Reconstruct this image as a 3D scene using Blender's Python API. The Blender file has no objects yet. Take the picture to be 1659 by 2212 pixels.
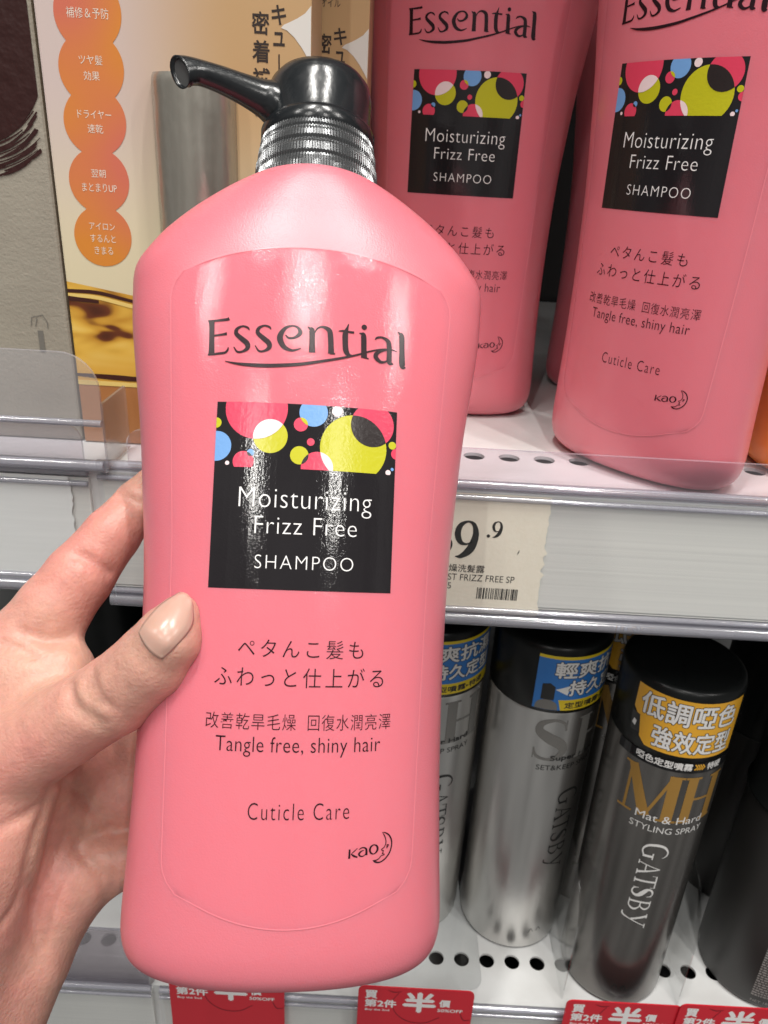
import bpy, bmesh, math, random
import numpy as np
from mathutils import Vector, Matrix

random.seed(7)
rng = np.random.default_rng(7)
SC = bpy.context.scene
COL = SC.collection

# ------------------------------------------------------------------ camera
PITCH, ROLL = math.radians(24.5), math.radians(3.2)
FPX, W_PX, H_PX = 1650.0, 1659.0, 2212.0
CF = np.array([0, math.cos(PITCH), -math.sin(PITCH)])
_u0 = np.array([0, math.sin(PITCH), math.cos(PITCH)])
_r0 = np.array([1.0, 0, 0])
CU = _u0 * math.cos(ROLL) - _r0 * math.sin(ROLL)
CR = _r0 * math.cos(ROLL) + _u0 * math.sin(ROLL)
cam_d = bpy.data.cameras.new('camera')
cam = bpy.data.objects.new('camera', cam_d)
COL.objects.link(cam)
cam.matrix_world = Matrix(((CR[0], CU[0], -CF[0], 0), (CR[1], CU[1], -CF[1], 0), (CR[2], CU[2], -CF[2], 0), (0, 0, 0, 1)))
cam_d.sensor_fit = 'VERTICAL'
cam_d.sensor_height = 24.0
cam_d.sensor_width = 18.0
cam_d.lens = 24.0 * FPX / H_PX
cam_d.clip_start = 0.01
cam_d.clip_end = 60
cam_d.dof.use_dof = True
cam_d.dof.focus_distance = 0.185
cam_d.dof.aperture_fstop = 30
SC.camera = cam

# ------------------------------------------------------------------ world, lamps, exposure
SC.view_settings.view_transform = 'Standard'
SC.view_settings.look = 'None'
SC.view_settings.exposure = 0.0
SC.view_settings.gamma = 1.0
SC.view_settings.use_curve_mapping = False
wd = bpy.data.worlds.new('World')
SC.world = wd
wd.use_nodes = True
# the shop around: dim above and behind the shelves, brighter from the aisle, with uneven patches
_nt = wd.node_tree
_bg = _nt.nodes['Background']
_tc = _nt.nodes.new('ShaderNodeTexCoord')
_sp = _nt.nodes.new('ShaderNodeSeparateXYZ')
_nt.links.new(_tc.outputs['Generated'], _sp.inputs[0])
_mr = _nt.nodes.new('ShaderNodeMapRange')
_mr.interpolation_type = 'SMOOTHSTEP'
_mr.inputs[1].default_value, _mr.inputs[2].default_value, _mr.inputs[3].default_value, _mr.inputs[4].default_value = 0.3, -0.7, 0.045, 0.235
_nt.links.new(_sp.outputs['Y'], _mr.inputs[0])
_mp = _nt.nodes.new('ShaderNodeMapping')
_mp.inputs['Scale'].default_value = (5.5, 5.5, 1.2)
_nt.links.new(_tc.outputs['Generated'], _mp.inputs[0])
_nz = _nt.nodes.new('ShaderNodeTexNoise')
_nz.inputs['Scale'].default_value = 1.0
_nz.inputs['Detail'].default_value = 2.0
_nt.links.new(_mp.outputs[0], _nz.inputs['Vector'])
_m2 = _nt.nodes.new('ShaderNodeMapRange')
_m2.inputs[1].default_value, _m2.inputs[2].default_value, _m2.inputs[3].default_value, _m2.inputs[4].default_value = 0.35, 0.65, 0.35, 1.65
_nt.links.new(_nz.outputs['Fac'], _m2.inputs[0])
_mm = _nt.nodes.new('ShaderNodeMath')
_mm.operation = 'MULTIPLY'
_nt.links.new(_mr.outputs[0], _mm.inputs[0])
_nt.links.new(_m2.outputs[0], _mm.inputs[1])
_bg.inputs[0].default_value = (1.0, 0.98, 0.95, 1)
_nt.links.new(_mm.outputs[0], _bg.inputs[1])
SC.cycles.use_denoising = True
SC.cycles.max_bounces = 10
SC.cycles.transparent_max_bounces = 24
SC.cycles.sample_clamp_indirect = 4.0
SC.cycles.caustics_reflective = False
SC.cycles.caustics_refractive = False


def lamp(name, loc, target, sx, sy, power, col=(1, 0.97, 0.92)):
    L = bpy.data.lights.new(name, 'AREA')
    L.shape = 'RECTANGLE'
    L.size, L.size_y = sx, sy
    L.energy = power
    L.color = col
    o = bpy.data.objects.new(name, L)
    COL.objects.link(o)
    o.location = loc
    d = Vector(target) - Vector(loc)
    o.rotation_euler = d.to_track_quat('-Z', 'Y').to_euler()
    return o


# shop ceiling: rows of short LED strips over the aisle, behind the photographer
for (x, y, z, wd_, ln, p) in [(0.06, -0.62, 1.25, 0.012, 0.50, 6.0), (-0.80, -0.50, 1.05, 0.02, 0.45, 3.8), (0.95, -0.50, 1.05, 0.02, 0.45, 4.4),
                              (-0.42, -1.30, 1.05, 0.02, 0.45, 4.4), (0.55, -1.30, 1.05, 0.02, 0.45, 4.4), (-0.20, -0.12, 1.2, 0.02, 0.4, 9.5), (0.30, -0.08, 1.2, 0.02, 0.4, 9.0)]:
    o = lamp('ceiling_strip_light', (x, y, z), (x * 0.25, 0.25, -0.1), wd_, ln, p)

# ------------------------------------------------------------------ tags and object helpers
def tag(o, label=None, cat=None, group=None, kind=None):
    if label: o['label'] = label
    if cat: o['category'] = cat
    if group: o['group'] = group
    if kind: o['kind'] = kind
    return o


def empty(name, loc=(0, 0, 0), mat=None):
    o = bpy.data.objects.new(name, None)
    COL.objects.link(o)
    o.empty_display_size = 0.01
    if mat is not None:
        o.matrix_world = mat
    else:
        o.location = loc
    return o


def link_mesh(name, me, mats, parent=None, smooth=False):
    o = bpy.data.objects.new(name, me)
    COL.objects.link(o)
    for m in (mats if isinstance(mats, (list, tuple)) else [mats]):
        me.materials.append(m)
    if parent is not None:
        o.parent = parent
    if smooth:
        for p in me.polygons:
            p.use_smooth = True
    return o


class MB:
    """collects vertices / faces / material indices for one mesh"""
    def __init__(self):
        self.v, self.f, self.m, self.s = [], [], [], []

    def add(self, verts, faces, mi=0, smooth=False):
        b = len(self.v)
        self.v += [tuple(map(float, p)) for p in verts]
        for q in faces:
            self.f.append(tuple(b + i for i in q))
            self.m.append(mi)
            self.s.append(smooth)

    def box(self, x0, x1, y0, y1, z0, z1, mi=0):
        vs = [(x0, y0, z0), (x1, y0, z0), (x1, y1, z0), (x0, y1, z0), (x0, y0, z1), (x1, y0, z1), (x1, y1, z1), (x0, y1, z1)]
        self.add(vs, [(0, 3, 2, 1), (4, 5, 6, 7), (0, 1, 5, 4), (1, 2, 6, 5), (2, 3, 7, 6), (3, 0, 4, 7)], mi)

    def prism_x(self, prof, x0, x1, mi=0, smooth=False):
        """closed (y,z) profile swept along x"""
        n = len(prof)
        vs = [(x0, y, z) for y, z in prof] + [(x1, y, z) for y, z in prof]
        fs = [(i, (i + 1) % n, n + (i + 1) % n, n + i) for i in range(n)]
        self.add(vs, fs, mi, smooth)
        self.add([(x0, y, z) for y, z in prof], [tuple(range(n))[::-1]], mi)
        self.add([(x1, y, z) for y, z in prof], [tuple(range(n))], mi)

    def lathe(self, prof, n=64, mi=0, smooth=True, cap=True):
        """(r,z) profile about local z"""
        vs, fs = [], []
        for r, z in prof:
            for k in range(n):
                a = 2 * math.pi * k / n
                vs.append((r * math.cos(a), r * math.sin(a), z))
        for j in range(len(prof) - 1):
            for k in range(n):
                k2 = (k + 1) % n
                fs.append((j * n + k, j * n + k2, (j + 1) * n + k2, (j + 1) * n + k))
        self.add(vs, fs, mi, smooth)
        if cap:
            for j, rev in ((0, True), (len(prof) - 1, False)):
                if prof[j][0] > 1e-6:
                    ring = [vs[j * n + k] for k in range(n)]
                    self.add(ring, [tuple(range(n))[::-1] if rev else tuple(range(n))], mi)

    def mesh(self, name):
        me = bpy.data.meshes.new(name)
        me.from_pydata(self.v, [], self.f)
        me.update()
        for p, mi, s in zip(me.polygons, self.m, self.s):
            p.material_index = mi
            p.use_smooth = s
        return me

    def build(self, name, mats, parent=None, bevel=0.0, seg=2, angle=35):
        me = self.mesh(name)
        if bevel > 0:
            bm = bmesh.new()
            bm.from_mesh(me)
            bmesh.ops.remove_doubles(bm, verts=bm.verts, dist=1e-6)
            es = [e for e in bm.edges if len(e.link_faces) == 2 and e.calc_face_angle(0) > math.radians(angle)]
            bmesh.ops.bevel(bm, geom=es, offset=bevel, segments=seg, affect='EDGES', profile=0.6, clamp_overlap=True)
            bm.to_mesh(me)
            bm.free()
        return link_mesh(name, me, mats, parent)


# ------------------------------------------------------------------ materials
def mat(name, base=(0.8, 0.8, 0.8), rough=0.5, metal=0.0, spec=0.5, coat=0.0, coat_rough=0.05, sss=0.0, sss_r=(1, 0.3, 0.2), sss_s=0.005,
        noise=None, bump=None, bump2=None, emis=None):
    m = bpy.data.materials.new(name)
    m.use_nodes = True
    nt = m.node_tree
    b = nt.nodes['Principled BSDF']
    b.inputs['Base Color'].default_value = (*base, 1)
    b.inputs['Roughness'].default_value = rough
    b.inputs['Metallic'].default_value = metal
    b.inputs['Specular IOR Level'].default_value = spec
    b.inputs['Coat Weight'].default_value = coat
    b.inputs['Coat Roughness'].default_value = coat_rough
    if sss:
        b.inputs['Subsurface Weight'].default_value = sss
        b.inputs['Subsurface Radius'].default_value = sss_r
        b.inputs['Subsurface Scale'].default_value = sss_s
    if noise or bump:
        tc = nt.nodes.new('ShaderNodeTexCoord')
    if noise:                       # (scale, second colour, detail, contrast lo, hi, stretch xyz)
        sc, c2, det, lo, hi, st = noise
        mp = nt.nodes.new('ShaderNodeMapping')
        mp.inputs['Scale'].default_value = st
        nt.links.new(tc.outputs['Object'], mp.inputs[0])
        n = nt.nodes.new('ShaderNodeTexNoise')
        n.inputs['Scale'].default_value = sc
        n.inputs['Detail'].default_value = det
        nt.links.new(mp.outputs[0], n.inputs['Vector'])
        r = nt.nodes.new('ShaderNodeMapRange')
        r.inputs[1].default_value, r.inputs[2].default_value = lo, hi
        nt.links.new(n.outputs['Fac'], r.inputs[0])
        mx = nt.nodes.new('ShaderNodeMix')
        mx.data_type = 'RGBA'
        mx.inputs[6].default_value = (*base, 1)
        mx.inputs[7].default_value = (*c2, 1)
        nt.links.new(r.outputs[0], mx.inputs[0])
        nt.links.new(mx.outputs[2], b.inputs['Base Color'])
    prev = None
    for bp in (bump, bump2):
        if not bp:
            continue
        sc, dist, st = bp
        mp = nt.nodes.new('ShaderNodeMapping')
        mp.inputs['Scale'].default_value = st
        nt.links.new(tc.outputs['Object'], mp.inputs[0])
        n = nt.nodes.new('ShaderNodeTexNoise')
        n.inputs['Scale'].default_value = sc
        n.inputs['Detail'].default_value = 2
        nt.links.new(mp.outputs[0], n.inputs['Vector'])
        bn = nt.nodes.new('ShaderNodeBump')
        bn.inputs['Strength'].default_value = 1.0
        bn.inputs['Distance'].default_value = dist
        nt.links.new(n.outputs['Fac'], bn.inputs['Height'])
        if prev:
            nt.links.new(prev.outputs[0], bn.inputs['Normal'])
        nt.links.new(bn.outputs[0], b.inputs['Normal'])
        if coat:
            nt.links.new(bn.outputs[0], b.inputs['Coat Normal'])
        prev = bn
    return m


def clear(name, tint=(0.93, 0.94, 0.97), gloss=0.10, rough=0.08, scratch=True, haze=0.0, hcol=(0.85, 0.86, 0.9), gmax=0.75):
    m = bpy.data.materials.new(name)
    m.use_nodes = True
    nt = m.node_tree
    nt.nodes.clear()
    out = nt.nodes.new('ShaderNodeOutputMaterial')
    tr = nt.nodes.new('ShaderNodeBsdfTransparent')
    tr.inputs[0].default_value = (*tint, 1)
    gl = nt.nodes.new('ShaderNodeBsdfGlossy')
    gl.inputs['Roughness'].default_value = rough
    lw = nt.nodes.new('ShaderNodeLayerWeight')
    lw.inputs[0].default_value = 0.25
    mr = nt.nodes.new('ShaderNodeMapRange')
    mr.inputs[3].default_value, mr.inputs[4].default_value = gloss * 0.4, gmax
    nt.links.new(lw.outputs['Fresnel'], mr.inputs[0])
    mx = nt.nodes.new('ShaderNodeMixShader')
    nt.links.new(mr.outputs[0], mx.inputs[0])
    if haze:                        # a little pale diffuse scatter mixed into the clear
        df = nt.nodes.new('ShaderNodeBsdfDiffuse')
        df.inputs[0].default_value = (*hcol, 1)
        m0 = nt.nodes.new('ShaderNodeMixShader')
        m0.inputs[0].default_value = haze
        nt.links.new(tr.outputs[0], m0.inputs[1])
        nt.links.new(df.outputs[0], m0.inputs[2])
        nt.links.new(m0.outputs[0], mx.inputs[1])
    else:
        nt.links.new(tr.outputs[0], mx.inputs[1])
    nt.links.new(gl.outputs[0], mx.inputs[2])
    if scratch:
        tc = nt.nodes.new('ShaderNodeTexCoord')
        mp = nt.nodes.new('ShaderNodeMapping')
        mp.inputs['Scale'].default_value = (8, 60, 900)
        nt.links.new(tc.outputs['Object'], mp.inputs[0])
        n = nt.nodes.new('ShaderNodeTexNoise')
        n.inputs['Scale'].default_value = 1.0
        n.inputs['Detail'].default_value = 3
        nt.links.new(mp.outputs[0], n.inputs['Vector'])
        bn = nt.nodes.new('ShaderNodeBump')
        bn.inputs['Strength'].default_value = 0.5
        bn.inputs['Distance'].default_value = 0.0003
        nt.links.new(n.outputs['Fac'], bn.inputs['Height'])
        nt.links.new(bn.outputs[0], gl.inputs['Normal'])
    nt.links.new(mx.outputs[0], out.inputs[0])
    return m


PINK = (0.72, 0.183, 0.230)
M_pink = mat('pink_plastic', PINK, 0.34, spec=0.5, sss=0.35, sss_r=(1, 0.28, 0.25), sss_s=0.006, coat=0.5, coat_rough=0.42, bump=(2300, 0.00005, (1, 1, 1)))
M_film = mat('pink_label_film', PINK, 0.08, spec=0.42, sss=0.35, sss_r=(1, 0.28, 0.25), sss_s=0.006, bump=(2300, 0.000036, (1, 1, 1)), bump2=(420, 0.00004, (1, 1, 0.5)))
M_edge = mat('film_edge', (0.82, 0.23, 0.28), 0.25)
M_ink = mat('printed_ink', (0.022, 0.008, 0.012), 0.25, spec=0.35, bump=(2600, 0.000016, (1, 1, 1)), bump2=(420, 0.00003, (1, 1, 0.5)))
M_black = mat('label_black', (0.016, 0.014, 0.016), 0.08, spec=0.5, bump=(2300, 0.000020, (1, 1, 1)), bump2=(420, 0.00004, (1, 1, 0.5)))
M_dot = [mat('dot_' + n, c, 0.25, bump=(1000, 0.00005, (1, 1, 1))) for n, c in
         (('red', (0.72, 0.055, 0.115)), ('lime', (0.52, 0.50, 0.015)), ('blue', (0.17, 0.36, 0.70)), ('white', (0.86, 0.68, 0.70)), ('dark', (0.025, 0.018, 0.018)))]
M_white = mat('printed_white', (0.85, 0.83, 0.83), 0.3)
M_pump = mat('black_plastic', (0.012, 0.014, 0.016), 0.22, spec=0.55, bump=(700, 0.00004, (1, 1, 1)))
M_rib = mat('ribbed_silvered_plastic', (0.17, 0.175, 0.18), 0.27, metal=0.8)
M_hole = mat('spout_bore', (0.10, 0.10, 0.10), 0.35)
M_shelf = mat('shelf_white_paint', (0.72, 0.73, 0.73), 0.35, noise=(30, (0.60, 0.60, 0.59), 4, 0.45, 0.75, (1, 1, 1)), bump=(400, 0.00005, (1, 1, 1)))
M_back = mat('back_panel_dark', (0.012, 0.011, 0.012), 0.5)
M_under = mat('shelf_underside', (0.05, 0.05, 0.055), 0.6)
M_rail = mat('rail_grey', (0.76, 0.77, 0.745), 0.30, noise=(1, (0.70, 0.71, 0.69), 5, 0.35, 0.7, (3, 40, 900)), bump=(1, 0.00004, (3, 40, 1100)))
M_strip = mat('rail_dark_strip', (0.20, 0.20, 0.21), 0.3)
M_clear = clear('clear_plastic', (0.96, 0.96, 0.98), 0.14, 0.1, True, 0.11)
M_cover = clear('rail_cover_plastic', (0.995, 0.995, 0.995), 0.05, 0.06, gmax=0.12)
M_lip = clear('clear_lip_plastic', (0.95, 0.92, 0.95), 0.12, 0.1, True, 0.05, (0.9, 0.8, 0.87))
M_violet = clear('clear_plastic_edge', (0.86, 0.86, 0.92), 0.45, 0.14, False, 0.28, (0.68, 0.68, 0.76))
M_thin = clear('thin_clear_sheet', (0.97, 0.975, 0.975), 0.05, 0.1, False, gmax=0.3)
M_paper = mat('cream_paper', (0.92, 0.87, 0.74), 0.7, noise=(500, (0.90, 0.845, 0.71), 4, 0.4, 0.7, (1, 1, 1)), bump=(900, 0.00005, (1, 1, 1)))
M_wpaper = mat('white_paper', (0.82, 0.85, 0.85), 0.45, noise=(1, (0.78, 0.81, 0.81), 4, 0.4, 0.7, (20, 40, 500)))
M_pink_ink = M_ink
M_txt = mat('black_ink', (0.02, 0.02, 0.02), 0.6)


# ------------------------------------------------------------------ flat lettering and strokes
_tcache = {}


def text2d(s, offset=0.0, spacing=1.0):
    """the glyph outlines of s as 2D verts (N,2) and faces"""
    key = (s, offset, spacing)
    if key not in _tcache:
        c = bpy.data.curves.new('lettering', 'FONT')
        c.body = s
        c.size = 1.0
        c.offset = offset
        c.space_character = spacing
        c.resolution_u = 4
        o = bpy.data.objects.new('lettering', c)
        COL.objects.link(o)
        dg = bpy.context.evaluated_depsgraph_get()
        me = bpy.data.meshes.new_from_object(o.evaluated_get(dg))
        v = np.array([tuple(p.co)[:2] for p in me.vertices])
        f = [tuple(p.vertices) for p in me.polygons]
        bpy.data.objects.remove(o)
        bpy.data.curves.remove(c)
        bpy.data.meshes.remove(me)
        _tcache[key] = (v, f)
    return _tcache[key]


def fit(v, x0, x1, y0, y1):
    a, b = v.min(0), v.max(0)
    s = np.array([(x1 - x0), (y1 - y0)]) / np.maximum(b - a, 1e-9)
    return (v - a) * s + np.array([x0, y0])


def smooth_line(pts, n=8):
    """Catmull-Rom through rows of any width"""
    P = np.array(pts, float)
    if len(P) < 3:
        t = np.linspace(0, 1, n)[:, None]
        return P[0] * (1 - t) + P[-1] * t
    Q = np.vstack([2 * P[0] - P[1], P, 2 * P[-1] - P[-2]])
    out = []
    for i in range(1, len(Q) - 2):
        p0, p1, p2, p3 = Q[i - 1:i + 3]
        for t in np.linspace(0, 1, n, endpoint=False):
            out.append(0.5 * ((2 * p1) + (-p0 + p2) * t + (2 * p0 - 5 * p1 + 4 * p2 - p3) * t * t + (-p0 + 3 * p1 - 3 * p2 + p3) * t ** 3))
    out.append(P[-1])
    return np.array(out)


def ribbon(pts, n=8, smooth=True):
    """rows (x, y, width) -> verts, faces of a stroke with that changing width"""
    L = smooth_line(pts, n) if smooth else np.array(pts, float)
    d = np.gradient(L[:, :2], axis=0)
    d /= np.linalg.norm(d, axis=1)[:, None] + 1e-12
    nn = np.stack([-d[:, 1], d[:, 0]], 1)
    w = np.maximum(L[:, 2:3], 0.02 * L[:, 2].max()) * 0.5
    v = np.vstack([L[:, :2] + nn * w, L[:, :2] - nn * w])
    k = len(L)
    return v, [(i, i + 1, k + i + 1, k + i) for i in range(k - 1)]


def disc(x, y, r, n=40):
    return [(x + r * math.cos(2 * math.pi * k / n), y + r * math.sin(2 * math.pi * k / n)) for k in range(n)]


def clip_poly(sub, clip):
    """convex clip (Sutherland-Hodgman), both counter-clockwise"""
    out = list(sub)
    for i in range(len(clip)):
        a, b = clip[i], clip[(i + 1) % len(clip)]
        inp, out = out, []
        if not inp:
            break
        side = lambda p: (b[0] - a[0]) * (p[1] - a[1]) - (b[1] - a[1]) * (p[0] - a[0])
        for j in range(len(inp)):
            p, q = inp[j - 1], inp[j]
            sp, sq = side(p), side(q)
            if (sp >= 0) != (sq >= 0):
                t = sp / (sp - sq)
                out.append((p[0] + t * (q[0] - p[0]), p[1] + t * (q[1] - p[1])))
            if sq >= 0:
                out.append(q)
    return out


class Print:
    """flat shapes (2D, mm or m) that get sliced and laid on a curved surface as ONE mesh"""
    def __init__(self):
        self.items = []          # verts2d, faces, mi, lift

    def add(self, v, f, mi=0, lift=0.0):
        self.items.append((np.array(v, float), f, mi, lift))

    def text(self, s, x0, x1, y0, y1, mi=0, lift=0.0, offset=0.0, spacing=1.0, rot=None):
        v, f = text2d(s, offset, spacing)
        v = fit(v, x0, x1, y0, y1)
        if rot:
            v = rot(v)
        self.add(v, f, mi, lift)

    def bold(self, s, x0, x1, y0, y1, mi=0, lift=0.0, d=0.00016):
        for k, (a, b) in enumerate(((-1, 0), (1, 0), (0, -1), (0, 1))):
            self.text(s, x0 + a * d, x1 + a * d, y0 + b * d, y1 + b * d, mi, lift + 3e-6 * k)

    def poly(self, p, mi=0, lift=0.0):
        if len(p) >= 3:
            self.add(p, [tuple(range(len(p)))], mi, lift)

    def strokes(self, strokes, fn, mi=0, lift=0.0, n=8):
        for k, s in enumerate(strokes):
            sm = True
            if s[0] == 'L':
                sm, s = False, s[1:]
            v, f = ribbon(s, n, sm)
            self.add(fn(v), f, mi, lift + k * 4e-6)

    def build(self, name, mats, parent, surf, step=0.0015, ystep=None):
        """surf(x, y, lift) -> (N,3)"""
        bm = bmesh.new()
        lay = bm.verts.layers.float.new('lift')
        for v, f, mi, lift in self.items:
            vs = []
            for p in v:
                q = bm.verts.new((p[0], p[1], 0))
                q[lay] = lift
                vs.append(q)
            for q in f:
                try:
                    fc = bm.faces.new([vs[i] for i in q])
                    fc.material_index = mi
                except ValueError:
                    pass
        xs = [v.co.x for v in bm.verts]
        ys = [v.co.y for v in bm.verts]
        for lo, hi, st, ax in ((min(xs), max(xs), step, 0), (min(ys), max(ys), ystep, 1)):
            if not st:
                continue
            k = math.floor(lo / st) + 1
            while k * st < hi:
                co = [0, 0, 0]
                no = [0, 0, 0]
                co[ax] = k * st
                no[ax] = 1
                bmesh.ops.bisect_plane(bm, geom=bm.verts[:] + bm.edges[:] + bm.faces[:], plane_co=co, plane_no=no, dist=1e-7)
                k += 1
        A = np.array([(v.co.x, v.co.y, v[lay]) for v in bm.verts])
        P = surf(A[:, 0], A[:, 1], A[:, 2])
        for v, p in zip(bm.verts, P):
            v.co = p
        bm.normal_update()
        me = bpy.data.meshes.new(name)
        bm.to_mesh(me)
        bm.free()
        o = link_mesh(name, me, mats, parent)
        return o


# ------------------------------------------------------------------ the shop shelving
SH_Z, SH_Y = -0.0945, 0.2310          # upper shelf surface and front edge
LO_Z, LO_Y = -0.362, 0.2365          # lower shelf
TOP_Z = 0.134                        # underside of the shelf above the photo
X0, X1, DEPTH = -0.42, 0.42, 0.40
JOINT = -0.0925

unit = tag(empty('shop_shelving', (0, 0.43, -0.5)), 'white perforated metal shelving with grey price rails in front of a dark back panel', 'shelving')


def child(o):
    o.parent = unit
    o.matrix_parent_inverse = unit.matrix_world.inverted()
    return o


unit.matrix_world  # evaluated after the depsgraph below
bpy.context.view_layer.update()


def board(name, z, y0, holes_y, x_ref):
    """a steel shelf board: sheet with a row of punched holes, front fold, underside"""
    R, S, N = 0.0038, 0.0127, 20
    ya, yb = holes_y - S / 2, holes_y + S / 2
    mb = MB()
    y1 = y0 + DEPTH
    k0 = math.ceil((X0 - x_ref) / S)
    k1 = math.floor((X1 - x_ref) / S)
    xa, xb = x_ref + (k0 - 0.5) * S, x_ref + (k1 + 0.5) * S
    mb.add([(xa, y0, z), (xb, y0, z), (xb, ya, z), (xa, ya, z)], [(0, 1, 2, 3)])
    mb.add([(xa, yb, z), (xb, yb, z), (xb, y1, z), (xa, y1, z)], [(0, 1, 2, 3)])
    for k in range(k0, k1 + 1):
        cx = x_ref + k * S
        c = [(cx + R * math.cos(2 * math.pi * (i + 0.5) / N), holes_y + R * math.sin(2 * math.pi * (i + 0.5) / N), z) for i in range(N)]
        o = []
        for i in range(N):
            a = 2 * math.pi * (i + 0.5) / N
            s = (S / 2) / max(abs(math.cos(a)), abs(math.sin(a)))
            o.append((cx + s * math.cos(a), holes_y + s * math.sin(a), z))
        # snap the four corners
        for sx in (-1, 1):
            for sy in (-1, 1):
                j = min(range(N), key=lambda i: (o[i][0] - cx - sx * S / 2) ** 2 + (o[i][1] - holes_y - sy * S / 2) ** 2)
                o[j] = (cx + sx * S / 2, holes_y + sy * S / 2, z)
        mb.add(c + o, [(i, (i + 1) % N, N + (i + 1) % N, N + i)[::-1] for i in range(N)])
        d = [(p[0], p[1], z - 0.0012) for p in c]
        mb.add(c + d, [(i, (i + 1) % N, N + (i + 1) % N, N + i) for i in range(N)])
    # front fold and underside
    mb.box(xa, xb, y0 - 0.0008, y0 + 0.0004, z - 0.030, z + 0.0002)
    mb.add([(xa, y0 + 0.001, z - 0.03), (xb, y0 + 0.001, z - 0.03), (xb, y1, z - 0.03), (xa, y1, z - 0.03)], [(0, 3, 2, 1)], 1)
    return child(mb.build(name, [M_shelf, M_under]))


board('shelf_board', SH_Z, SH_Y, 0.2605, 0.0314)
board('shelf_board', LO_Z, LO_Y, 0.2576, 0.0515)
mb = MB()
mb.box(X0, X1, SH_Y, SH_Y + DEPTH, TOP_Z, TOP_Z + 0.03)
child(mb.build('shelf_board', [M_shelf]))
mb = MB()
mb.box(X0, X1, 0.64, 0.655, -0.75, 0.6)
child(mb.build('back_panel', [M_back]))


def rail(x0, x1, zt, zb, y):
    """price rail: backing board, its dark lower strip, clear front cover with rolled edges"""
    mb = MB()
    mb.box(x0, x1, y + 0.0010, y + 0.0045, zb + 0.0075, zt - 0.003, 0)
    mb.box(x0, x1, y + 0.0012, y + 0.0045, zb + 0.002, zb + 0.0073, 1)
    o = child(mb.build('price_rail', [M_rail, M_strip], None, 0.0004))
    mb = MB()
    # cover: thin front pane, rounded bead above and below
    mb.box(x0 - 0.001, x1, y - 0.0006, y - 0.0001, zb + 0.003, zt - 0.002, 0)
    for zc, yc, r in ((zt - 0.0005, y + 0.0006, 0.0016), (zt - 0.0046, y - 0.0002, 0.0009), (zb + 0.0022, y + 0.0004, 0.0024), (zb + 0.0062, y - 0.0002, 0.0010)):
        prof = [(yc + r * math.cos(2 * math.pi * k / 14), zc + r * math.sin(2 * math.pi * k / 14)) for k in range(14)]
        mb.prism_x(prof, x0 - 0.001, x1, 1, True)
    c = mb.build('clear_cover', [M_cover, M_violet])
    c.parent = o
    return o


rail(JOINT, X1, -0.0925, -0.1455, 0.2285)
rail(X0, -0.0968, -0.0950, -0.1410, 0.2278)
rail(-0.0930, X1, -0.3620, -0.4150, 0.2335)
rail(X0, -0.0976, -0.3600, -0.4100, 0.2325)


def lip(x0, x1, z0, z1, y, rad, m=M_lip, th=0.0012, edge=True, right_round=False, left_round=False):
    """clear upright strip along a shelf edge, rounded upper corners"""
    pts = [(x0, z0), (x1, z0)]
    if right_round:
        pts += [(x1 - rad + rad * math.cos(a), z1 - rad + rad * math.sin(a)) for a in np.linspace(0, math.pi / 2, 9)]
    else:
        pts += [(x1, z1)]
    if left_round:
        pts += [(x0 + rad - rad * math.sin(a), z1 - rad + rad * math.cos(a)) for a in np.linspace(0, math.pi / 2, 9)]
    else:
        pts += [(x0, z1)]
    n = len(pts)
    mb = MB()
    vs = [(x, y, z) for x, z in pts] + [(x, y + th, z) for x, z in pts]
    mb.add(vs, [tuple(range(n)), tuple(range(n, 2 * n))[::-1]], 0)
    mb.add(vs, [(i, n + i, n + (i + 1) % n, (i + 1) % n) for i in range(n)], 1)
    return mb


child(lip(-0.0835, X1, -0.0930, -0.0808, 0.2293, 0.005, left_round=True).build('clear_lip', [M_lip, M_violet]))
mbx = lip(-0.42, -0.0975, -0.0950, -0.0795, 0.2283, 0.006, right_round=True)
child(mbx.build('clear_lip', [M_lip, M_violet]))
mbx = lip(-0.42, -0.0985, -0.3620, -0.3225, 0.2340, 0.006, right_round=True)
child(mbx.build('clear_lip', [M_lip, M_violet]))

# clear bin front clipped on the left bay
bin_front = lip(X0, -0.0890, -0.0945, -0.0562, 0.2255, 0.0115, M_clear, right_round=True)
bin_front.box(-0.0897, -0.0888, 0.2270, 0.2480, -0.0935, -0.0720, 0)
r = 0.0019
bin_front.prism_x([(0.2262 + r * math.cos(a), -0.0925 + r * math.sin(a)) for a in np.linspace(0, 2 * math.pi, 14, endpoint=False)], X0, -0.0900, 1, True)
bin_front.prism_x([(0.2252 + 0.0011 * math.cos(a), -0.0780 + 0.0011 * math.sin(a)) for a in np.linspace(0, 2 * math.pi, 10, endpoint=False)], X0, -0.0891, 1, True)
bf = bin_front.build('bin_front', [M_clear, M_violet])
tag(bf, 'tall clear plastic bin front with rounded corner standing on the left shelf edge', 'bin front')

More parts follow.
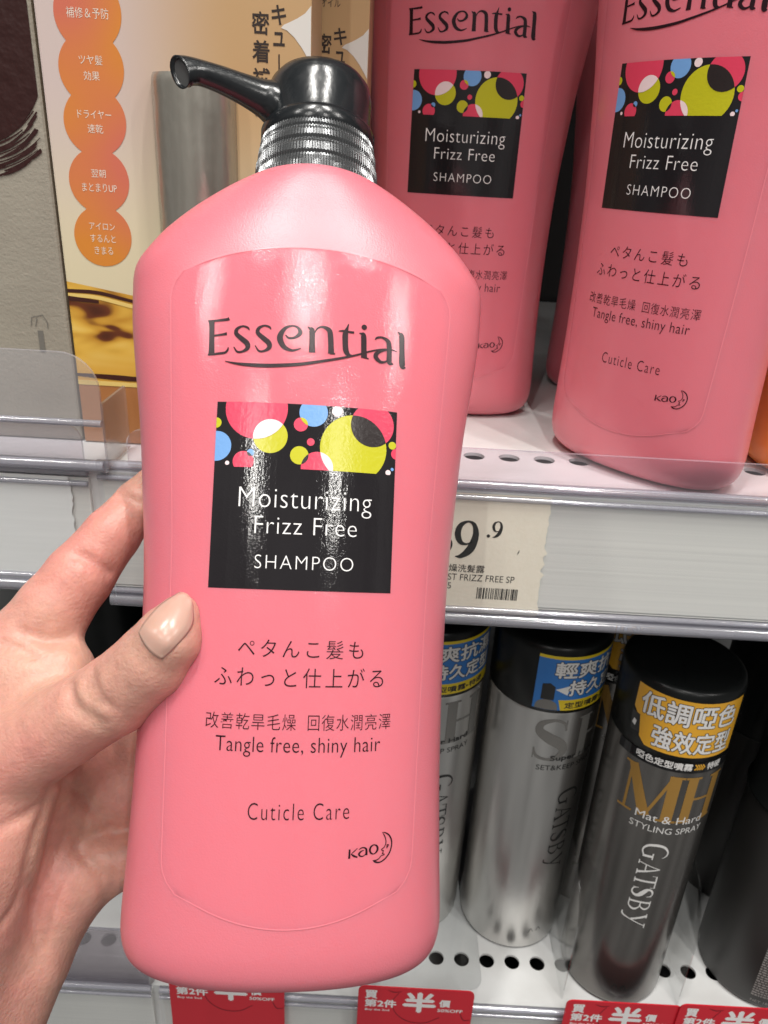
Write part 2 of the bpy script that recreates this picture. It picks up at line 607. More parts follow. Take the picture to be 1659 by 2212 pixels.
# dividers between the spray cans
for (x, ya, lab) in ((0.0985, 0.2400, 'thin clear divider standing between silver can and black can with orange lettering'),
                     (0.1540, 0.2400, 'thin clear divider standing right of the black can with orange lettering')):
    mb = MB()
    h = 0.075
    pts = [(0.55, LO_Z), (0.55, LO_Z + h)] + [(ya + 0.03 - 0.03 * math.sin(a), LO_Z + h - 0.03 + 0.03 * math.cos(a)) for a in np.linspace(0, math.pi / 2, 10)] + [(ya, LO_Z)]
    n = len(pts)
    vs = [(x, y, z) for y, z in pts] + [(x + 0.0006, y, z) for y, z in pts]
    mb.add(vs, [tuple(range(n)), tuple(range(n, 2 * n))[::-1]], 0)
    mb.add(vs, [(i, n + i, n + (i + 1) % n, (i + 1) % n) for i in range(n)], 1)
    tag(mb.build('shelf_divider', [M_thin, M_thin]), lab, 'divider', 'clear dividers on the lower shelf')
mb = MB()
n = 9
rr = 0.006
xx0, xx1, yy0 = -0.02, 0.0605, 0.2420
pts = [(xx0, yy0)] + [(xx1 - rr + rr * math.sin(a), yy0 + rr - rr * math.cos(a)) for a in np.linspace(0, math.pi / 2, n)] + [(xx1, 0.5), (xx0, 0.5)]
k = len(pts)
vs = [(x, y, LO_Z + 0.0006) for x, y in pts] + [(x, y, LO_Z + 0.0002) for x, y in pts]
mb.add(vs, [tuple(range(k)), tuple(range(k, 2 * k))[::-1]], 0)
mb.add(vs, [(i, k + i, k + (i + 1) % k, (i + 1) % k) for i in range(k)], 1)
tag(mb.build('clear_mat', [M_thin, M_clear]), 'flat clear plastic sheet lying on the white lower shelf under the silver cans', 'plastic sheet')

# ------------------------------------------------------------------ shampoo bottle
# (z above base, half width, half depth)
BODY = np.array([
    (0.0000, 0.0300, 0.0135), (0.0004, 0.0325, 0.0155), (0.0018, 0.0355, 0.0183), (0.0045, 0.0379, 0.0207), (0.0085, 0.0391, 0.0221),
    (0.0140, 0.0393, 0.0228), (0.0240, 0.0389, 0.0232), (0.0360, 0.0385, 0.0234), (0.0490, 0.0382, 0.0235), (0.0700, 0.0382, 0.0236),
    (0.0870, 0.0386, 0.0237), (0.0950, 0.0389, 0.0238), (0.1050, 0.0395, 0.0240), (0.1150, 0.0404, 0.0242), (0.1250, 0.0413, 0.0243), (0.1350, 0.0424, 0.0244),
    (0.1470, 0.0441, 0.0243), (0.1580, 0.0455, 0.0240), (0.1665, 0.0460, 0.0235), (0.1712, 0.0461, 0.0231), (0.1745, 0.0454, 0.0227),
    (0.1784, 0.0430, 0.0221), (0.1830, 0.0394, 0.0212), (0.1885, 0.0338, 0.0200), (0.1930, 0.0280, 0.0190), (0.1962, 0.0230, 0.0181),
    (0.1984, 0.0185, 0.0170), (0.1992, 0.0150, 0.0150)])
_zz = np.linspace(0, 1, 400)


def _spl(col, z):
    return np.interp(z, _BZ, _BV[:, col])


_dense = smooth_line(BODY, 10)
_BZ, _BV = _dense[:, 0], _dense[:, 1:]
EXP = 2.2


def front_y(x, z):
    w = np.interp(z, _BZ, _BV[:, 0])
    t = np.interp(z, _BZ, _BV[:, 1])
    q = np.clip(1 - np.abs(x / w) ** EXP, 1e-4, 1)
    return -t * q ** (1 / EXP)


def front_pt(x, z, lift):
    """point on the bottle's front, lifted along the outward normal"""
    e = 2e-4
    y = front_y(x, z)
    dx = (front_y(x + e, z) - front_y(x - e, z)) / (2 * e)
    dz = (front_y(x, z + e) - front_y(x, z - e)) / (2 * e)
    n = np.stack([dx, -np.ones_like(dx), dz], 1)
    n /= np.linalg.norm(n, axis=1)[:, None]
    return np.stack([x, y, z], 1) + n * np.asarray(lift).reshape(-1, 1)


def mm(v):                      # printing is laid out in mm about the bottle's middle
    return np.asarray(v) * 0.001


V0 = 0.107                      # height of the layout's zero above the base


def bottle_surf(x, y, lift):
    return front_pt(x * 0.001, y * 0.001 + V0, lift)


ESSENTIAL = [
    [(108, 78, 48), (108, 110, 34), (108, 200, 32), (106, 320, 36), (104, 350, 48)],
    [(82, 90, 8), (160, 86, 15), (225, 82, 18), (240, 76, 22)],
    [(110, 203, 12), (180, 197, 13), (222, 192, 20)],
    [(82, 347, 8), (150, 341, 14), (205, 336, 14), (226, 318, 12), (232, 296, 5)],
    [(389, 172, 5), (376, 152, 13), (338, 140, 12), (298, 160, 20), (292, 195, 25), (330, 234, 30), (370, 272, 32), (374, 308, 26), (338, 333, 14), (298, 333, 12), (272, 295, 5)],
    [(549, 170, 5), (536, 150, 13), (498, 140, 12), (458, 160, 20), (452, 195, 25), (490, 234, 30), (530, 272, 32), (534, 308, 26), (498, 333, 14), (458, 333, 12), (430, 290, 5)],
    [(655, 213, 6), (680, 236, 13), (725, 232, 16), (764, 198, 26), (750, 158, 16), (705, 143, 11), (650, 165, 22), (614, 230, 36), (640, 300, 30), (695, 330, 16), (735, 326, 11), (768, 315, 6)],
    [(820, 148, 4), (836, 160, 16), (852, 178, 34), (852, 260, 34), (850, 346, 40)],
    [(868, 200, 6), (895, 160, 10), (935, 148, 16), (980, 172, 30), (990, 220, 34), (992, 300, 34), (992, 352, 38)],
    [(985, 350, 10), (1022, 353, 8)],
    [(1129, 118, 4), (1118, 150, 14), (1102, 200, 34), (1100, 270, 34), (1104, 325, 34), (1122, 357, 24), (1150, 366, 12)],
    [(1052, 176, 5), (1090, 174, 13), (1130, 180, 13), (1169, 184, 14)],
    [(1208, 186, 4), (1224, 190, 14), (1240, 205, 32), (1240, 300, 34), (1240, 376, 38)],
    [(1236, 372, 10), (1276, 381, 6)],
    [(1328, 230, 5), (1345, 214, 13), (1385, 210, 14), (1428, 236, 28), (1437, 280, 32), (1436, 340, 32), (1436, 398, 32), (1466, 413, 5)],
    [(1450, 305, 6), (1395, 308, 12), (1345, 330, 24), (1330, 362, 28), (1362, 398, 20), (1400, 398, 12), (1436, 376, 8)],
    [(1506, 157, 4), (1522, 168, 16), (1537, 190, 34), (1537, 300, 34), (1537, 415, 38), (1563, 434, 5)],
    [(208, 402, 3), (300, 425, 15), (420, 440, 22), (560, 446, 23), (750, 437, 20), (900, 415, 17), (1050, 388, 14), (1180, 357, 11), (1290, 322, 9), (1380, 302, 9), (1450, 300, 9), (1497, 312, 4)],
]


def ess_map(v):                 # tracing units -> layout mm, the 3.2 degree lean taken out
    a = math.radians(3.2)
    x, y = v[:, 0] - 82, v[:, 1] - 348
    X = x * math.cos(a) + y * math.sin(a)
    Y = -(y * math.cos(a) - x * math.sin(a))
    return np.stack([-23.3 + X * (46.6 / 1480), 39.6 + Y * (46.6 / 1480)], 1)


ESSENTIAL = [[(a, b, c * 1.18 + 1.5) for a, b, c in st] for st in ESSENTIAL]


MAKER = [
    ['L', (244, 615, 40), (240, 822, 50)],
    [(280, 722, 8), (345, 670, 24), (425, 600, 12)],
    [(278, 718, 20), (340, 765, 44), (432, 805, 30)],
    [(460, 640, 14), (510, 606, 26), (575, 600, 28), (630, 635, 44), (640, 700, 50), (640, 776, 54)],
    [(586, 660, 8), (520, 675, 28), (465, 730, 46), (490, 778, 34), (560, 792, 24), (625, 745, 14)],
    [(813, 555, 24), (880, 590, 40), (905, 655, 50), (880, 725, 40), (813, 766, 24), (745, 735, 40), (720, 660, 48), (750, 590, 40), (813, 555, 24)],
    [(1008, 300, 6), (1080, 318, 26), (1175, 385, 34), (1235, 500, 34), (1245, 620, 30), (1205, 770, 32), (1110, 895, 32), (1000, 962, 30), (920, 970, 34), (850, 945, 40), (792, 908, 6)],
    [(1008, 300, 6), (1058, 375, 24), (1095, 470, 22), (1100, 560, 22), (1062, 645, 20), (1004, 680, 20), (1012, 706, 20), (1052, 718, 18), (1034, 745, 18), (1046, 758, 14), (1020, 778, 20), (1076, 802, 18)],
    [(1080, 815, 10), (1050, 820, 18), (1000, 826, 20), (940, 888, 22), (870, 914, 26), (792, 908, 6)],
    ['L', (1136, 590, 30), (1130, 680, 20)],
    [(1125, 592, 16), (1170, 600, 16), (1166, 625, 14), (1140, 648, 14)],
]


def maker_map(v):
    x, y = v[:, 0] - 220, v[:, 1] - 640
    return np.stack([14.0 + x * (10.2 / 1035), -72.9 - y * (10.2 / 1035)], 1)


# label circles in its own units (x right, y down, 1470 wide)
CIRC = dict(a=(320, 48, 250, 0), b=(440, 272, 138, 1), c=(779, 63, 115, 2), d=(680, 166, 57, 0), e=(970, 39, 43, 3),
            g=(1115, 336, 274, 1), f=(1265, 132, 180, 0), h=(765, 305, 31, 0), i=(678, 418, 74, 1), j=(824, 512, 130, 0),
            k=(8, 362, 122, 2), l=(232, 484, 84, 0), m=(288, 411, 29, 2), n=(104, 499, 17, 3), o=(1438, 284, 32, 1), p=(1475, 352, 45, 0),
            q=(1410, 512, 22, 3), r=(1444, 482, 13, 2), s=(0, 172, 42, 1))
LENS = [('a', 'b', 3), ('d', 'c', 1), ('g', 'f', 4), ('i', 'j', 4), ('j', 'g', 3), ('l', 'm', 4), ('o', 'p', 3)]


def build_bottle(name, matrix):
    root = empty(name, mat=matrix)
    # body
    mb = MB()
    NA = 128
    an = 2 * np.pi * np.arange(NA) / NA
    ca, sa = np.cos(an), np.sin(an)
    rows = _dense
    vs, fs = [], []
    for z, w, t in rows:
        ex = 2.0 / np.interp(z, [0.0, 0.004, 0.183, 0.1982], [2.2, EXP, EXP, 2.0])
        x = w * np.sign(ca) * np.abs(ca) ** ex
        y = t * np.sign(sa) * np.abs(sa) ** ex
        vs += list(zip(x, y, np.full(NA, z)))
    for j in range(len(rows) - 1):
        for k in range(NA):
            k2 = (k + 1) % NA
            fs.append((j * NA + k, j * NA + k2, (j + 1) * NA + k2, (j + 1) * NA + k))
    mb.add(vs, fs, 0, True)
    mb.add(vs[:NA], [tuple(range(NA))[::-1]], 0)
    mb.add(vs[-NA:], [tuple(range(NA))], 0)
    mb.build('bottle_body', [M_pink], root)

    # clear label film over the front panel: thin sheet and its visible edge
    def half(v):
        return np.interp(v, [-90, -79, -3, 40, 68], [27.8, 28.6, 30.6, 33.2, 35.0])

    def bounds(s):              # s in -1..1 across -> lower and upper v
        return -89.6 + 4.0 * s * s, 67.0 - 4.0 * s * s
    nx, ny = 49, 70
    P = np.zeros((ny, nx, 2))
    for i, s in enumerate(np.linspace(-1, 1, nx)):
        lo, hi = bounds(s)
        for j, t in enumerate(np.linspace(0, 1, ny)):
            v = lo + (hi - lo) * t
            # rounded corners: pull the side in near the ends
            rc = 9.0
            dlo, dhi = (v - lo), (hi - v)
            cut = 0
            for dd in (dlo, dhi):
                if dd < rc:
                    cut = max(cut, rc - math.sqrt(max(rc * rc - (rc - dd) ** 2, 0)))
            P[j, i] = (s * (half(v) - cut) + 0.7, v)
    flat = P.reshape(-1, 2)
    pr = Print()
    pr.add(flat, [(j * nx + i, j * nx + i + 1, (j + 1) * nx + i + 1, (j + 1) * nx + i) for j in range(ny - 1) for i in range(nx - 1)], 0, 0.00012)
    film = pr.build('label_film', [M_film], root, bottle_surf, None)
    for p in film.data.polygons:
        p.use_smooth = True
    ring = [P[0, i] for i in range(nx)] + [P[j, nx - 1] for j in range(1, ny)] + [P[ny - 1, i] for i in range(nx - 2, -1, -1)] + [P[j, 0] for j in range(ny - 2, 0, -1)]
    ring = np.array(ring + [ring[0]])
    pr = Print()
    v, f = ribbon([(a, b, 0.30) for a, b in ring], 1, False)
    pr.add(v, f, 0, 0.00020)
    ed = pr.build('film_edge', [M_edge], root, bottle_surf, None)
    ed.parent = film

    # printed black panel with the coloured circles and white words
    W, H = 42.2, 43.2
    lx, ly = -20.3 - 0.2, 28.5
    U = W / 1470.0
    conv = lambda pts: [(lx + x * U, ly - y * U) for x, y in pts]
    pr = Print()
    pr.poly([(lx, ly - H), (lx + W, ly - H), (lx + W, ly), (lx, ly)], 0, 0.00020)
    zone = [(lx, ly - 530 * U), (lx + W, ly - 530 * U), (lx + W, ly), (lx, ly)]
    circ = {k: disc(lx + x * U, ly - y * U, r_ * U, 48) for k, (x, y, r_, c) in CIRC.items()}
    for k, (x, y, r_, c) in CIRC.items():
        pr.poly(clip_poly(circ[k], zone), 1 + c, 0.00024 + 2e-6 * (ord(k) - 97))
    for a, b, c in LENS:
        pr.poly(clip_poly(clip_poly(circ[a], circ[b]), zone), 1 + c, 0.00031)
    pr.text('Moisturizing', -14.4, 16.3, 2.6, 8.7, 6, 0.00025, -0.016, 1.06)
    pr.text('Frizz Free', -10.5, 13.0, -1.9, 2.1, 6, 0.00025, -0.016, 1.06)
    pr.text('SHAMPOO', -10.1, 12.5, -9.9, -6.8, 6, 0.00025, -0.018, 1.18)
    pr.build('printed_panel', [M_black] + M_dot + [M_white], root, bottle_surf, 1.5, 3.0)

    # dark lettering
    pr = Print()
    pr.strokes(ESSENTIAL, ess_map, 0, 0.00020)
    # (each word or mark printed as its own layer)
    x, y = ess_map(np.array([[1247, 138]]))[0]
    pr.poly(disc(x, y, 21 * 46.6 / 1480, 20), 0, 0.00024)
    pr.build('brand_lettering', [M_ink], root, bottle_surf, 1.5, 3.0)
    pr = Print()
    pr.strokes(MAKER, maker_map, 0, 0.00020)
    pr.build('maker_mark', [M_ink], root, bottle_surf, 1.5, 3.0)
    pr = Print()
    pr.text('ペタんこ髮も', -12.9, 15.7, -30.1, -25.9, 0, 0.0002, -0.006, 1.28)
    pr.text('ふわっと仕上がる', -17.9, 20.7, -36.7, -32.2, 0, 0.0002, -0.006, 1.28)
    pr.text('改善乾旱毛燥', -19.4, 0.9, -46.2, -42.6, 0, 0.0002, -0.008, 1.1)
    pr.text('回復水潤亮澤', 3.6, 22.8, -46.2, -42.6, 0, 0.0002, -0.008, 1.1)
    pr.text('Tangle free, shiny hair', -16.9, 20.5, -52.2, -47.7, 0, 0.0002, -0.008, 1.05)
    pr.text('Cuticle Care', -8.9, 13.8, -65.9, -62.2, 0, 0.0002, -0.012, 1.2)
    pr.build('lettering', [M_ink], root, bottle_surf, 1.5, 3.0)

    # ribbed screw collar: a faceted ring, two steps
    mb = MB()
    NR = 124
    prof = [(0.0165, 0.1960), (0.0166, 0.2002), (0.0162, 0.2016), (0.0161, 0.2022), (0.0165, 0.2030), (0.0164, 0.2050), (0.0158, 0.2060), (0.0156, 0.2065),
            (0.0160, 0.2073), (0.0159, 0.2088), (0.0154, 0.2096), (0.0153, 0.2101), (0.0156, 0.2107), (0.0154, 0.2117), (0.0149, 0.2128)]
    vs, fs = [], []
    n = NR * 4
    for j, (r_, z) in enumerate(prof):
        for k in range(n):
            ph = (k % 4)
            rr_ = r_ - (0.00034 if ph in (2, 3) else 0.0)
            a = 2 * math.pi * k / n
            vs.append((rr_ * math.cos(a), rr_ * math.sin(a), z))
    for j in range(len(prof) - 1):
        for k in range(n):
            k2 = (k + 1) % n
            fs.append((j * n + k, j * n + k2, (j + 1) * n + k2, (j + 1) * n + k))
    mb.add(vs, fs, 0, False)
    mb.add(vs[-n:], [tuple(range(n))], 0)
    mb.build('screw_collar', [M_rib], root)

    # pump head with its spout
    mb = MB()
    mb.lathe([(0.0150, 0.2118), (0.0154, 0.2126), (0.0155, 0.2150), (0.0151, 0.2158), (0.0146, 0.2161), (0.0144, 0.2166), (0.0143, 0.2236), (0.0142, 0.2262),
              (0.0137, 0.2285), (0.0124, 0.2303), (0.0098, 0.2315), (0.0053, 0.2322), (0.0, 0.2324)], 72)
    head = mb.build('pump_head', [M_pump], root)
    mb = MB()
    yaw = math.radians(22)
    d = np.array([-math.cos(yaw), -math.sin(yaw), -0.03])
    d /= np.linalg.norm(d)
    side = np.cross(d, [0, 0, 1.0])
    side /= np.linalg.norm(side)
    up = np.cross(side, d)
    path = [(0.006, -0.0010, 0.0060, 0.0072), (0.0135, -0.0006, 0.0052, 0.0058), (0.017, 0.0000, 0.0043, 0.0046), (0.022, 0.0008, 0.0036, 0.0038),
            (0.028, 0.0015, 0.0031, 0.0033), (0.033, 0.0016, 0.0029, 0.0031), (0.0362, 0.0010, 0.0029, 0.0035), (0.0382, 0.0001, 0.0029, 0.0038)]
    path = smooth_line(path, 5)
    base = np.array([0, 0, 0.2218])
    NS = 32
    vs = []
    last = len(path) - 1
    for j, (s, h, a_, b_) in enumerate(path):
        for k in range(NS):
            q = 2 * math.pi * k / NS
            sk = -(0.45 * b_ * math.sin(q) + 0.40 * a_ * math.cos(q)) * (max(0, s - 0.030) / 0.0085)       # slanted mouth, open to the front
            vs.append(base + d * (s - sk) + up * (h + b_ * math.sin(q)) + side * (a_ * math.cos(q)))
    for j, sc_ in ((last, 0.86), (last, 0.80)):
        s, h, a_, b_ = path[j]
        ins = 0.0 if sc_ > 0.83 else 0.0012
        for k in range(NS):
            q = 2 * math.pi * k / NS
            sk = -(0.45 * b_ * math.sin(q) + 0.40 * a_ * math.cos(q))
            vs.append(base + d * (s - sk - ins) + up * (h + sc_ * b_ * math.sin(q)) + side * (sc_ * a_ * math.cos(q)))
    nr = len(path) + 2
    fs = [(j * NS + k, (j + 1) * NS + k, (j + 1) * NS + (k + 1) % NS, j * NS + (k + 1) % NS) for j in range(nr - 1) for k in range(NS)]
    mb.add(vs, fs, 0, True)
    mb.add(vs[-NS:], [tuple(range(NS))], 1)
    sp = mb.build('spout', [M_pump, M_hole], root)
    sp.parent = head
    return root


# the held bottle: leaning back about 5 degrees from the picture plane, turned a little to the camera
_t, _ro, _ya = math.radians(5), math.radians(2.0), math.radians(6)
nrm = lambda v: v / np.linalg.norm(v)
b_up = nrm(CR * math.sin(_ro) + CU * math.cos(_ro) * math.cos(_t) + CF * math.sin(_t))
b_n = -CF * math.cos(_ya) + CR * math.sin(_ya)
b_n = nrm(b_n - b_up * (b_n @ b_up))
b_back = -b_n
b_x = np.cross(b_back, b_up)


def ray(px, py):
    return CF + CR * (px - W_PX / 2) / FPX + CU * (H_PX / 2 - py) / FPX


S = 0.92                        # size of these bottles against the layout above
mid = ray(645, 1150) * 0.200 * S + b_x * 0.0005
org = mid - b_up * V0 * S
MH = Matrix(((b_x[0], b_back[0], b_up[0], org[0]), (b_x[1], b_back[1], b_up[1], org[1]), (b_x[2], b_back[2], b_up[2], org[2]), (0, 0, 0, 1))) @ Matrix.Scale(S, 4)
held = build_bottle('shampoo_bottle', MH)
tag(held, 'pink shampoo pump bottle with black pump, gripped by the hand in front of the shelves', 'shampoo bottle', 'pink shampoo bottles')


def copy_tree(o, parent=None):
    c = o.copy()
    COL.objects.link(c)
    c.parent = parent
    for ch in list(o.children):
        copy_tree(ch, c)
    return c


for (x, y, yaw, lab) in ((0.0235, 0.3245, -8.0, 'pink shampoo bottle on the upper shelf right behind the held one, facing forward'),
                         (0.0910, 0.2625, -48.0, 'pink shampoo bottle at the right front of the upper shelf, turned to the left'),
                         (0.1110, 0.3680, -4.0, 'pink shampoo bottle standing deepest, hidden behind the turned right front one')):
    c = copy_tree(held)
    c.matrix_world = Matrix.Translation((x, y, SH_Z + 0.0003)) @ Matrix.Rotation(math.radians(yaw), 4, 'Z') @ Matrix.Scale(S, 4)
    c['label'] = lab


# ------------------------------------------------------------------ orange bottle at the right edge
mb = MB()
prof = []
NA = 64
vs, fs = [], []
rows = [(0, .024), (.001, .027), (.004, .0295), (.01, .0305), (.10, .0300), (.135, .0285), (.150, .0240), (.158, .0160), (.160, .0120)]
for z, r_ in rows:
    for k in range(NA):
        a = 2 * math.pi * k / NA
        c_, s_ = math.cos(a), math.sin(a)
        vs.append((r_ * math.copysign(abs(c_) ** 0.8, c_), 0.8 * r_ * math.copysign(abs(s_) ** 0.8, s_), z))
for j in range(len(rows) - 1):
    for k in range(NA):
        fs.append((j * NA + k, j * NA + (k + 1) % NA, (j + 1) * NA + (k + 1) % NA, (j + 1) * NA + k))
mb.add(vs, fs, 0, True)
mb.add(vs[:NA], [tuple(range(NA))[::-1]])
mb.add(vs[-NA:], [tuple(range(NA))])
M_orange = mat('orange_plastic', (0.90, 0.26, 0.06), 0.35, sss=0.3, sss_r=(1, 0.4, 0.1))
ob = empty('conditioner_bottle', (0.1630, 0.2700, SH_Z + 0.0003))
tag(ob, 'orange bottle cut off by the right edge, beside the turned pink bottle', 'bottle')
mb.build('bottle_body', [M_orange], ob)
mb = MB()
mb.lathe([(0.013, 0.160), (0.0132, 0.1615), (0.0132, 0.178), (0.0125, 0.180), (0.0, 0.1802)], 48)
mb.build('bottle_cap', [M_pump], ob)

# ------------------------------------------------------------------ hair oil cartons
M_card = mat('carton_cream', (0.66, 0.60, 0.53), 0.42)
M_cardside = mat('carton_side', (0.45, 0.31, 0.17), 0.45)


def card_face_material():
    """printed carton front: lilac white fading to tan on the right and cream below, oil picture band, brown foot"""
    m = bpy.data.materials.new('carton_print')
    m.use_nodes = True
    nt = m.node_tree
    b = nt.nodes['Principled BSDF']
    b.inputs['Roughness'].default_value = 0.4
    tc = nt.nodes.new('ShaderNodeTexCoord')
    sp = nt.nodes.new('ShaderNodeSeparateXYZ')
    nt.links.new(tc.outputs['Object'], sp.inputs[0])

    def rng_(sock, a, b_):
        n = nt.nodes.new('ShaderNodeMapRange')
        n.interpolation_type = 'SMOOTHSTEP'
        n.inputs[1].default_value, n.inputs[2].default_value = a, b_
        nt.links.new(sock, n.inputs[0])
        return n.outputs[0]

    def mix(f, A, B):
        n = nt.nodes.new('ShaderNodeMix')
        n.data_type = 'RGBA'
        for s_, v in ((6, A), (7, B)):
            if isinstance(v, tuple):
                n.inputs[s_].default_value = (*v, 1)
            else:
                nt.links.new(v, n.inputs[s_])
        nt.links.new(f, n.inputs[0])
        return n.outputs[2]
    base = mix(rng_(sp.outputs['X'], 0.012, 0.058), (0.61, 0.50, 0.47), (0.52, 0.325, 0.16))
    base = mix(rng_(sp.outputs['Z'], 0.115, 0.055), base, (0.70, 0.62, 0.42))
    # oil band
    mp = nt.nodes.new('ShaderNodeMapping')
    mp.inputs['Scale'].default_value = (22, 22, 95)
    mp.inputs['Rotation'].default_value = (0, math.radians(14), 0)
    nt.links.new(tc.outputs['Object'], mp.inputs[0])
    nz = nt.nodes.new('ShaderNodeTexNoise')
    nz.inputs['Scale'].default_value = 1.0
    nz.inputs['Detail'].default_value = 1.0
    nz.inputs['Distortion'].default_value = 1.6
    nt.links.new(mp.outputs[0], nz.inputs['Vector'])
    cr = nt.nodes.new('ShaderNodeValToRGB')
    el = cr.color_ramp.elements
    el[0].position, el[0].color = 0.30, (0.04, 0.010, 0.006, 1)
    el[1].position, el[1].color = 0.72, (0.85, 0.60, 0.16, 1)
    for p_, c_ in ((0.40, (0.14, 0.035, 0.010, 1)), (0.455, (0.55, 0.27, 0.03, 1)), (0.56, (0.75, 0.45, 0.07, 1))):
        e = el.new(p_)
        e.color = c_
    nt.links.new(nz.outputs['Fac'], cr.inputs[0])
    oil = mix(rng_(sp.outputs['Z'], 0.034, 0.024), cr.outputs[0], (0.72, 0.40, 0.06))
    wob = nt.nodes.new('ShaderNodeMath')
    wob.operation = 'MULTIPLY_ADD'
    wob.inputs[1].default_value = 0.16
    nt.links.new(sp.outputs['X'], wob.inputs[0])
    nt.links.new(sp.outputs['Z'], wob.inputs[2])
    st = nt.nodes.new('ShaderNodeMath')
    st.operation = 'LESS_THAN'
    st.inputs[1].default_value = 0.0545
    nt.links.new(wob.outputs[0], st.inputs[0])
    col = mix(st.outputs[0], base, oil)
    lt = nt.nodes.new('ShaderNodeMath')
    lt.operation = 'LESS_THAN'
    lt.inputs[1].default_value = 0.0205
    nt.links.new(sp.outputs['Z'], lt.inputs[0])
    col = mix(lt.outputs[0], col, (0.42, 0.17, 0.055))
    nt.links.new(col, b.inputs['Base Color'])
    return m


def badge_material():
    m = mat('badge_orange', (0.66, 0.24, 0.035), 0.35, noise=(26, (0.62, 0.16, 0.10), 0.5, 0.42, 0.68, (1, 1, 1)))
    return m


M_face = card_face_material()
M_badge = badge_material()
M_cardtxt = mat('carton_white_print', (0.80, 0.72, 0.62), 0.4)
M_cardblk = mat('carton_black_print', (0.035, 0.022, 0.018), 0.4)
M_pale = mat('carton_pale_shape', (0.70, 0.66, 0.62), 0.4)
M_oilline = mat('oil_line_dark', (0.05, 0.012, 0.008), 0.35)
M_oilgold = mat('oil_line_gold', (0.80, 0.58, 0.18), 0.35)
M_tube = mat('printed_tube_grey', (0.44, 0.42, 0.37), 0.24, metal=0.65, spec=0.5, noise=(1, (0.34, 0.32, 0.275), 3, 0.3, 0.75, (200, 200, 14)), bump=(170, 0.00035, (1, 1, 0.6)))
M_orangeline = mat('carton_orange_print', (0.70, 0.24, 0.04), 0.4)

CW, CH, CD = 0.0785, 0.185, 0.030
carton = empty('hair_oil_carton', (0, 0, 0))
mb = MB()
mb.box(0, CW, 0, CD, 0, CH)
box = mb.build('carton_box', [M_card], carton, 0.0006)
me = box.data
me.materials.clear()
me.materials.append(M_face)
me.materials.append(M_cardside)
for p in me.polygons:
    p.material_index = 0 if p.normal.y < -0.9 else 1
flat = lambda x, y, l: np.stack([x, -l, y], 1)
# badges: five joined discs with pinched waists (x, z, r)
cols = [(0.0158, 0.1435, 0.0098), (0.0148, 0.1290, 0.0092), (0.0158, 0.1152, 0.0092), (0.0150, 0.1015, 0.0090), (0.0142, 0.0683, 0.0082)]
cx = lambda z: 0.0134 + (z - 0.0685) * 0.028
zc = [0.1280, 0.1147, 0.1010, 0.0840 + 0.0008, 0.0688]
zc = [0.1285, 0.1148, 0.1010, 0.0848, 0.0688]
rad = [0.0096, 0.0095, 0.0093, 0.0092, 0.0090]
pr = Print()
L_, R_ = [], []
zz = np.linspace(zc[0] + rad[0] - 1e-5, zc[-1] - rad[-1] + 1e-5, 260)
for z in zz:
    h = 0.0
    for c_, r_ in zip(zc, rad):
        if abs(z - c_) < r_:
            h = max(h, math.sqrt(r_ * r_ - (z - c_) ** 2))
    if zc[-1] < z < zc[0]:
        h = max(h, 0.0046 + 0.0)
    h = max(h, 0.0002)
    L_.append((cx(z) - h, z))
    R_.append((cx(z) + h, z))
n = len(zz)
pr.add(np.array(L_ + R_), [(i, i + 1, n + i + 1, n + i) for i in range(n - 1)], 0, 0.00010)
rows_ = [('補修＆予防', 0, 0.0, 0.0120, 0.0026), ('ツヤ髪', 1, 0.0022, 0.0068, 0.0024), ('効果', 1, -0.0018, 0.0046, 0.0024), ('ドライヤー', 2, 0.0020, 0.0100, 0.0022),
         ('速乾', 2, -0.0018, 0.0046, 0.0024), ('翌朝', 3, 0.0022, 0.0044, 0.0023), ('まとまりUP', 3, -0.0018, 0.0106, 0.0024),
         ('アイロン', 4, 0.0030, 0.0080, 0.0021), ('するんと', 4, -0.0006, 0.0080, 0.0023), ('きまる', 4, -0.0042, 0.0058, 0.0023)]
for t_, k, dz, w_, h_ in rows_:
    z = zc[k] + dz
    pr.text(t_, cx(z) - w_ / 2, cx(z) + w_ / 2, z - h_ / 2, z + h_ / 2, 1, 0.00016, -0.004)
pr.build('printed_badges', [M_badge, M_cardtxt], carton, flat, None)
# black columns of words, pale notched shape, gold and dark lines of the oil picture
pr = Print()


def column(s, x, z, h_, w_, gap):
    for ch in s:
        if ch == 'ー':
            pr.poly([(x - 0.0002, z - h_), (x + 0.0002, z - h_), (x + 0.0002, z - 0.0003), (x - 0.0002, z - 0.0003)], 0, 0.0001)
            z -= h_ + gap
            continue
        k = 0.72 if ch in 'ュィ' else 1.0
        ar = 0.9 if ch in 'キテル' else 1.0
        pr.text(ch, x - w_ * k * ar / 2, x + w_ * k * ar / 2, z - h_ * k, z, 0, 0.0001, 0.016)
        z -= h_ * k + gap


